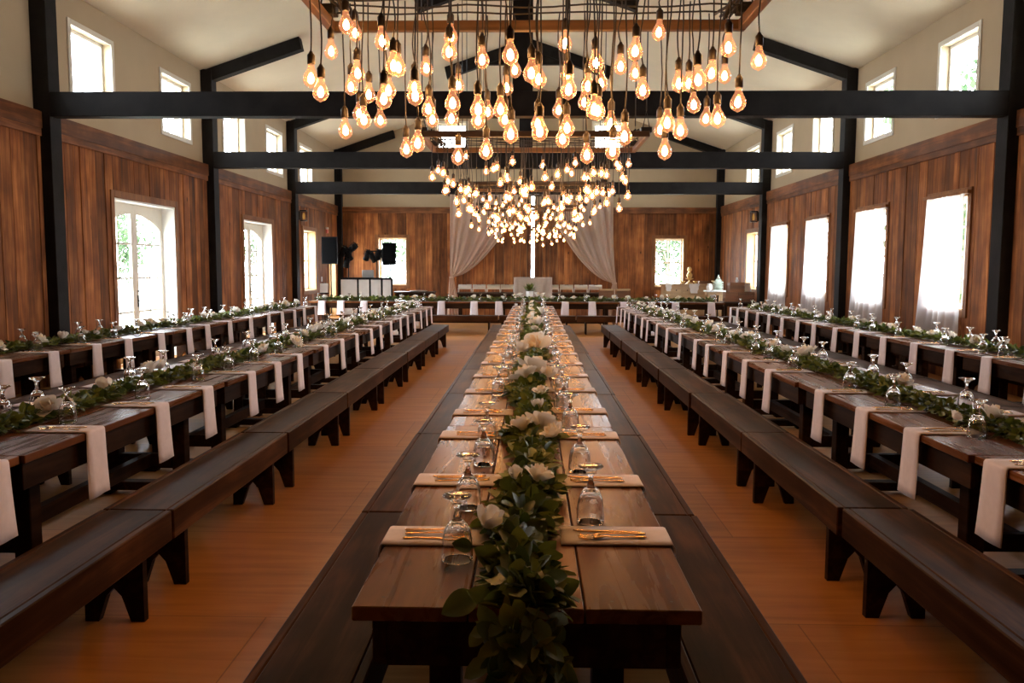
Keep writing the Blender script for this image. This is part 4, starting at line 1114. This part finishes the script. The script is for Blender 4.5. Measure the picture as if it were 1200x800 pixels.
for sx in (-.48, .48):
    for yy in (-.55, .05): MB().lathe([(.03,.2),(.018,0)], 10, c=(sx, yy, 0), cap1=True).build('leg', W['apron'], r)
# buffet tables with chafing dishes
side_table('buffet_table', -2.3, -.5, 25.2, .75, .86, 'table_x', 'apron', 'buffet table under the silver dishes, loudspeaker side of settee')
side_table('buffet_table', .40, 2.16, 25.2, .75, .86, 'table_x', 'apron', 'buffet table under the silver dishes, sideboard side of settee')
def chafing(x, y, z):
    r = empty('chafing_dish', (x, y, z))
    mb = MB()
    for sx in (-.2, .2):
        for yy in (-.14, .14): mb.tube([(sx, yy, 0), (sx*.95, yy, .12)], .008, 6)
    mb.box(-.21, .21, -.15, .15, .1, .112); mb.build('stand', W['silver'], r)
    MB().box(-.2, .2, -.145, .145, .112, .16, bev=.01).build('pan', W['silver'], r)
    n = 12; poly = [(-.145, .16)]+[(.145*-math.cos(PI*i/n), .162+.085*math.sin(PI*i/n)) for i in range(n+1)]+[(.145, .16)]
    MB().prism([(.145*-math.cos(PI*i/n), .162+.085*math.sin(PI*i/n)) for i in range(n+1)], -.198, .198, 'x').build('lid', W['silver'], r)
    MB().tube([(-.05,-.12,.235),(-.05,-.17,.25),(.05,-.17,.25),(.05,-.12,.235)], .007, 6).build('lid_handle', W['steel'], r)
    return r
cd = None
for i, x in enumerate((-2.06,-1.62,-1.18,-.76,.62,1.06,1.5,1.94)):
    if cd is None: o = cd = chafing(x, 25.4, .86)
    else: o = copy_tree(cd)
    o.location = (x, 25.4, .86); tag(o, 'silver chafing dish on buffet, %s from the loudspeakers' % ORD[i+1], 'chafing dish', 'silver chafing dishes on the buffet')
side_table('serving_table', -4.1, -2.9, 24.4, .6, .9, 'table_x', 'apron', 'dark serving table with a silver tray beside the booth')
o = MB().lathe([(.0005,0),(.2,0),(.26,.02),(.265,.028),(.2,.012),(.0005,.01)], 24).build('serving_tray', W['silver'], None, (-3.4, 24.7, .9)); tag(o, 'round silver tray on dark serving table beside the booth', 'tray')
# two panel-back chairs
def panel_chair(x, y, label):
    r = empty('panel_chair', (x, y, 0)); tag(r, label, 'chair', 'panel-back wooden chairs')
    MB().box(-.21, .21, -.4, 0, .43, .46, bev=.005).build('seat', W['crate'], r)
    MB().box(-.2, .2, -.012, .012, .56, .97, bev=.003).build('backrest', W['crate'], r)
    MB().box(-.22, .22, -.02, .02, .97, 1.02, bev=.005).build('top_rail', W['tan'], r)
    for sx in (-1, 1):
        MB().box(sx*.2-.02, sx*.2+.02, -.02, .02, 0, .99).build('leg', W['crate'], r); MB().box(sx*.19-.02, sx*.19+.02, -.4, -.36, 0, .43).build('leg', W['crate'], r)
panel_chair(2.16, 24.0, 'wooden panel-back chair next to the buffet, nearer the settee'); panel_chair(2.63, 24.0, 'wooden panel-back chair next to the buffet, nearer the sideboard')
# sideboard
r = empty('sideboard', (5.02, 26.3, 0)); tag(r, 'tan wooden sideboard with draped cloth in the far corner', 'sideboard')
MB().box(-.85, .85, 0, .55, .12, 1.08, bev=.008).build('cabinet', W['tan'], r)
MB().box(-.9, .9, -.03, .58, 1.08, 1.13, bev=.008).build('countertop', W['tan'], r)
for sx in (-1, 1):
    for yy in (.02, .47): MB().lathe([(.04,.12),(.03,.05),(.022,0)], 10, c=(sx*.78, yy+.03, 0), cap1=True).build('leg', W['tan'], r)
for k in range(3):
    x = -.55+k*.55
    d = MB().box(x-.24, x+.24, -.018, 0, .82, 1.04, bev=.004).build('drawer', W['tan'], r)
    for q in (-.1, .1): MB().lathe([(.012,0),(.02,.015),(.0005,.025)], 10).build('knob', W['steel'], d).location = (0,0,0)
    for kk, q in zip(d.children, (-.1, .1)): kk.location = (x+q, -.018, .93); kk.rotation_euler.x = PI/2
    MB().box(x-.24, x+.24, -.018, 0, .18, .78, bev=.004).build('door', W['tan'], r)
def cloth_piece(x, w, drop, label):
    def fn(u, v):
        xx = x+(u-.5)*w*(1-.6*max(0, v-.35)); k = v*1.0
        if k < .35: return (xx, 26.25+.1*(1-k/.35), 1.137+.004*math.sin(u*9))
        return (xx+.01*math.sin(k*20), 26.235-.012*abs(math.sin(u*14)), 1.137-(k-.35)/.65*drop)
    mb = MB().grid(fn, 14, 14); o = mb.build('draped_cloth', W['cloth']); tag(o, label, 'cloth', 'white cloths on the sideboard')
cloth_piece(5.12, .34, .30, 'white cloth draped over the middle of tan sideboard'); cloth_piece(4.32, .22, .24, 'white cloth draped over the window end of tan sideboard'); cloth_piece(5.66, .26, .5, 'long white runner hanging at the corner end of tan sideboard')
# gold ornaments on the sideboard
mb = MB().lathe([(.0005,0),(.11,0),(.10,.03),(.03,.06),(.025,.12),(.12,.16),(.125,.175),(.0005,.17)], 18)
mb.lathe([(.05,.175),(.085,.23),(.09,.29),(.06,.34),(.035,.37),(.07,.43),(.072,.47),(.045,.52),(.0005,.54)], 16)
o = mb.build('gold_centrepiece', W['brass'], None, (5.02, 26.5, 1.13)); tag(o, 'tall gold ornament in the middle of tan sideboard', 'ornament')
for i, (x, s, lb) in enumerate(((4.55,.7,'low gold bowl near the window end of tan sideboard'), (4.8,.8,'gold bowl beside the tall ornament, window side'), (5.2,.8,'gold bowl beside the tall ornament, corner side'), (5.79,.9,'gold bowl at the corner end of tan sideboard'))):
    mb = MB().lathe([(.0005,0),(.05*s,0),(.03*s,.03*s),(.09*s,.08*s),(.1*s,.11*s),(.085*s,.1*s),(.0005,.05*s)], 14)
    o = mb.build('gold_bowl', W['brass'], None, (x, 26.45, 1.13)); tag(o, lb, 'bowl', 'gold bowls on the sideboard')
o = MB().box(-.17, .17, -.1, .1, 0, .09, bev=.01).build('wooden_box', W['crate'], None, (5.48, 26.5, 1.13)); tag(o, 'small brown box lying on tan sideboard', 'box')
# corner tables
side_table('corner_table', 5.05, 5.6, 24.0, .5, .98, 'ceramic', 'tan', 'small pale table holding the green lantern cage')
r = empty('lantern_cage', (5.42, 24.2, .98)); tag(r, 'pale green wire lantern cage on the small pale table', 'lantern')
mb = MB(); mb.box(-.12, .12, -.1, .1, 0, .03)
for i in range(9):
    x = -.11+.22*i/8; mb.tube([(x,-.1,.02),(x,-.1,.24),(x*.3,0,.36)], .006, 5); mb.tube([(x,.1,.02),(x,.1,.24),(x*.3,0,.36)], .006, 5)
for z in (.1,.17,.24): mb.tube([(-.12,-.1,z),(.12,-.1,z),(.12,.1,z),(-.12,.1,z),(-.12,-.1,z)], .007, 5)
mb.build('wire_body', W['cage'], r); MB().lathe([(.0005,.34),(.05,.35),(.03,.40),(.012,.44),(.0005,.46)], 12).build('finial', W['cage'], r)
MB().box(-.10, .10, -.08, .08, .03, .22, bev=.02).build('inner_panel', W['cage'], r)
for i, (x, s) in enumerate(((5.14, 1.0), (5.2, .7))):
    o = MB().lathe([(.0005,0),(.06*s,0),(.085*s,.06),(.08*s,.13),(.045*s,.17),(.05*s,.2),(.035*s,.2),(.0005,.05)], 16).build('white_jar', W['ceramic'], None, (x, 24.1+i*.2, .98)); tag(o, ['larger white jar beside the green lantern cage', 'smaller white jar behind the larger one by the lantern cage'][i], 'jar')
def crate(x, y, z, w, d, h, label):
    r = empty('wooden_crate', (x, y, z)); tag(r, label, 'crate', 'stacked wooden crates')
    mb = MB(); n = 3; hh = h/n
    for k in range(n):
        for yy in (-d/2, d/2-.012): mb.box(-w/2, w/2, yy, yy+.012, k*hh+.004, (k+1)*hh-.004)
        for xx in (-w/2, w/2-.012): mb.box(xx, xx+.012, -d/2+.012, d/2-.012, k*hh+.004, (k+1)*hh-.004)
    mb.box(-w/2+.012, w/2-.012, -d/2+.012, d/2-.012, 0, .012); mb.build('slatted_body', W['crate'], r)
    for sx in (-1, 1):
        for sy in (-1, 1): MB().box(sx*(w/2-.03)-.014, sx*(w/2-.03)+.014, sy*(d/2-.027)-.014, sy*(d/2-.027)+.014, .012, h).build('corner_post', W['crate'], r)
side_table('crate_table', 5.2, 6.1, 22.55, .45, .72, 'table_x', 'apron', 'low dark table under the wooden crates by the third post')
crate(5.43, 22.75, .72, .34, .34, .26, 'orange-brown wooden crate at the lantern end, bottom of stack'); crate(5.83, 22.75, .72, .44, .34, .26, 'dark wooden crate at the curtain end, bottom of stack'); crate(5.58, 22.75, .98, .4, .3, .26, 'wooden crate sitting on top of the other two crates')
o = MB().box(-.09, .09, -.005, .005, 0, .24, rot=Matrix.Rotation(-.12, 3, 'X')).build('cream_card', W['paper'], None, (5.88, 22.72, .99)); tag(o, 'cream card leaning on the stacked crates', 'card')
o = MB().lathe([(.0005,0),(.035,0),(.04,.06),(.025,.1),(.03,.13),(.0005,.14)], 12).build('white_figurine', W['ceramic'], None, (5.6, 22.75, 1.24)); tag(o, 'small white ornament on the top crate', 'ornament')
# potted greenery between cage and crates
r = empty('potted_plant', (5.8, 23.38, 0)); tag(r, 'bushy green plant standing between lantern cage and crates', 'plant')
mb = MB(); rv = random.Random(8)
for i in range(260):
    a, e = rv.uniform(0, 2*PI), rv.uniform(-.3, 1.4); L = rv.uniform(.1, .3); d = Vector((math.cos(a)*math.cos(e), math.sin(a)*math.cos(e), math.sin(e))); p = Vector((0,0,.82))+d*L; s = d.cross(Vector((.1,.2,1))).normalized()*.03
    mb.add([p, p+d*.06+s, p+d*.13, p+d*.06-s], [(0,1,2,3)])
mb.build('foliage', W['leaf'], r); MB().lathe([(.0005,0),(.14,0),(.18,.3),(.16,.3),(.13,.28),(.0005,.28)], 16).build('pot', W['ceramic'], r); MB().tube([(0,0,.28),(0,0,.85)], .02, 6).build('stem', W['stem'], r)
# wall lanterns, exit sign box, switch
def lantern(x, y, s, label):
    r = empty('wall_lantern', (x, y, 3.04)); tag(r, label, 'lantern', 'wall lanterns beside the third posts')
    MB().box(-.015 if s > 0 else -.015, .015, -.06, .06, -.12, .12).build('backplate', W['steel'], r)
    mb = MB(); c = s*.11
    for sx in (-.07, .07):
        for sy in (-.07, .07): mb.box(c+sx-.008, c+sx+.008, sy-.008, sy+.008, -.13, .13)
    mb.box(c-.085, c+.085, -.085, .085, .12, .15); mb.box(c-.085, c+.085, -.085, .085, -.15, -.13); mb.box(min(0, c), max(0, c), -.01, .01, .13, .15); mb.build('cage', W['steel'], r)
    MB().lathe([(.0005,-.1),(.03,-.09),(.035,.0),(.02,.07),(.0005,.08)], 12, c=(c, 0, 0)).build('lamp', W['lampglow'], r)
lantern(WLX+.02, 23.0, 1, 'black wall lantern past the third post on the French-door wall'); lantern(WRX-.02, 23.05, -1, 'black wall lantern past the third post on the curtained wall')
r = empty('exit_sign_box', (WLX+.005, 26.0, 2.77)); tag(r, 'small red and white exit sign without letters on the plank wall', 'alarm')  # plain box standing in for an exit sign, lettering left out
MB().box(0, .05, -.09, .09, -.09, .03, bev=.008).build('housing', W['red'], r); MB().box(0, .06, -.07, .07, .03, .1, bev=.01).build('pale_top', W['ceramic'], r)
r = empty('light_switch', (WLX, 25.35, 1.25)); tag(r, 'white switch plate on the plank wall near the far corner', 'switch')
MB().box(0, .012, -.07, .07, -.075, .075, bev=.004).build('cover_plate', W['ceramic'], r); MB().box(.012, .02, -.015, .015, -.03, .03).build('toggle', W['ceramic'], r)

# ---------------------------------------------------------------- outdoors
o = MB().box(-60, 60, -40, 90, -.4, -.15).build('ground', plain('pale_gravel', (.70,.69,.62), .95, vary=.12, scale=.4)); struct(o, 'pale gravel ground outside the hall', 'ground')
def tree_meshes(seed):
    rv = np.random.default_rng(seed); n = 2200
    cl = rv.normal(0, 1, (26, 3))*[1.5, 1.5, 1.9]+[0, 0, 4.3]; cl[:, 2] = np.clip(cl[:, 2], 1.3, 8.5)
    c = cl[rv.integers(0, 26, n)]+rv.normal(0, .5, (n, 3))
    d = rv.normal(0, 1, (n, 3)); d /= np.linalg.norm(d, axis=1)[:, None]; w = np.cross(d, rv.normal(0, 1, (n, 3))); w /= np.linalg.norm(w, axis=1)[:, None]
    L = rv.uniform(.18, .34, n)[:, None]
    V = np.stack([c, c+d*L*.5+w*L*.3, c+d*L, c+d*L*.5-w*L*.3], 1).reshape(-1, 3)
    me = bpy.data.meshes.new('crown'); me.from_pydata(V.tolist(), [], [tuple(range(i*4, i*4+4)) for i in range(n)]); me.materials.append(W['tree']); me.update()
    mb = MB(); mb.tube([(0,0,-.2),(.1,.05,2),(0,0,4),(.1,.1,6)], [.2,.17,.12,.04], 8)
    for q in cl[:10]: mb.tube([(0,0,2.5), tuple(q)], [.06,.02], 5)
    return me, mb.mesh('trunk', W['bark'])
TREES = [tree_meshes(s) for s in (1, 2)]
rt = random.Random(31); tn = {'l': 0, 'r': 0, 'f': 0}
for sd, x, y, s in [('l',-16,31,.6),('l',-21,41,.75),('l',-15,45,.7),('l',-10.5,50,.7),('r',14,26,1.25),('r',19,37,1.5),('f',-8,42,.7),('f',-4,55,.8),('f',3,52,.8),('f',7,43,.8),('f',10,51,.9)]:
    tn[sd] += 1; cm, tm = TREES[rt.randrange(2)]
    r = empty('leafy_tree', (x, y, -.15), rt.uniform(0, 6)); r.scale = (s, s, s)
    tag(r, 'leafy green tree outside, %s beyond the %s' % (ORD[tn[sd]], {'l': 'French doors', 'r': 'curtained windows', 'f': 'far wall'}[sd]), 'tree', 'trees outside the hall')
    obj('crown', cm, r); obj('trunk', tm, r)

# ---------------------------------------------------------------- light and render settings
w = bpy.data.worlds.new('overcast_sky'); SC.world = w; w.use_nodes = True; nt = w.node_tree
bg = nt.nodes['Background']; bg.inputs['Color'].default_value = (.84, .92, 1, 1); bg.inputs['Strength'].default_value = SKY
SC.view_settings.view_transform = 'Standard'; SC.view_settings.look = 'None'; SC.view_settings.gamma = 1; SC.view_settings.use_curve_mapping = False
SC.view_settings.exposure = EXPOSURE
cy = SC.cycles
cy.max_bounces = 9; cy.diffuse_bounces = 4; cy.glossy_bounces = 4; cy.transmission_bounces = 8; cy.transparent_max_bounces = 16
cy.caustics_reflective = False; cy.caustics_refractive = False; cy.sample_clamp_indirect = 16; cy.sample_clamp_direct = 0
cy.use_denoising = True; cy.use_adaptive_sampling = True; cy.adaptive_threshold = .015
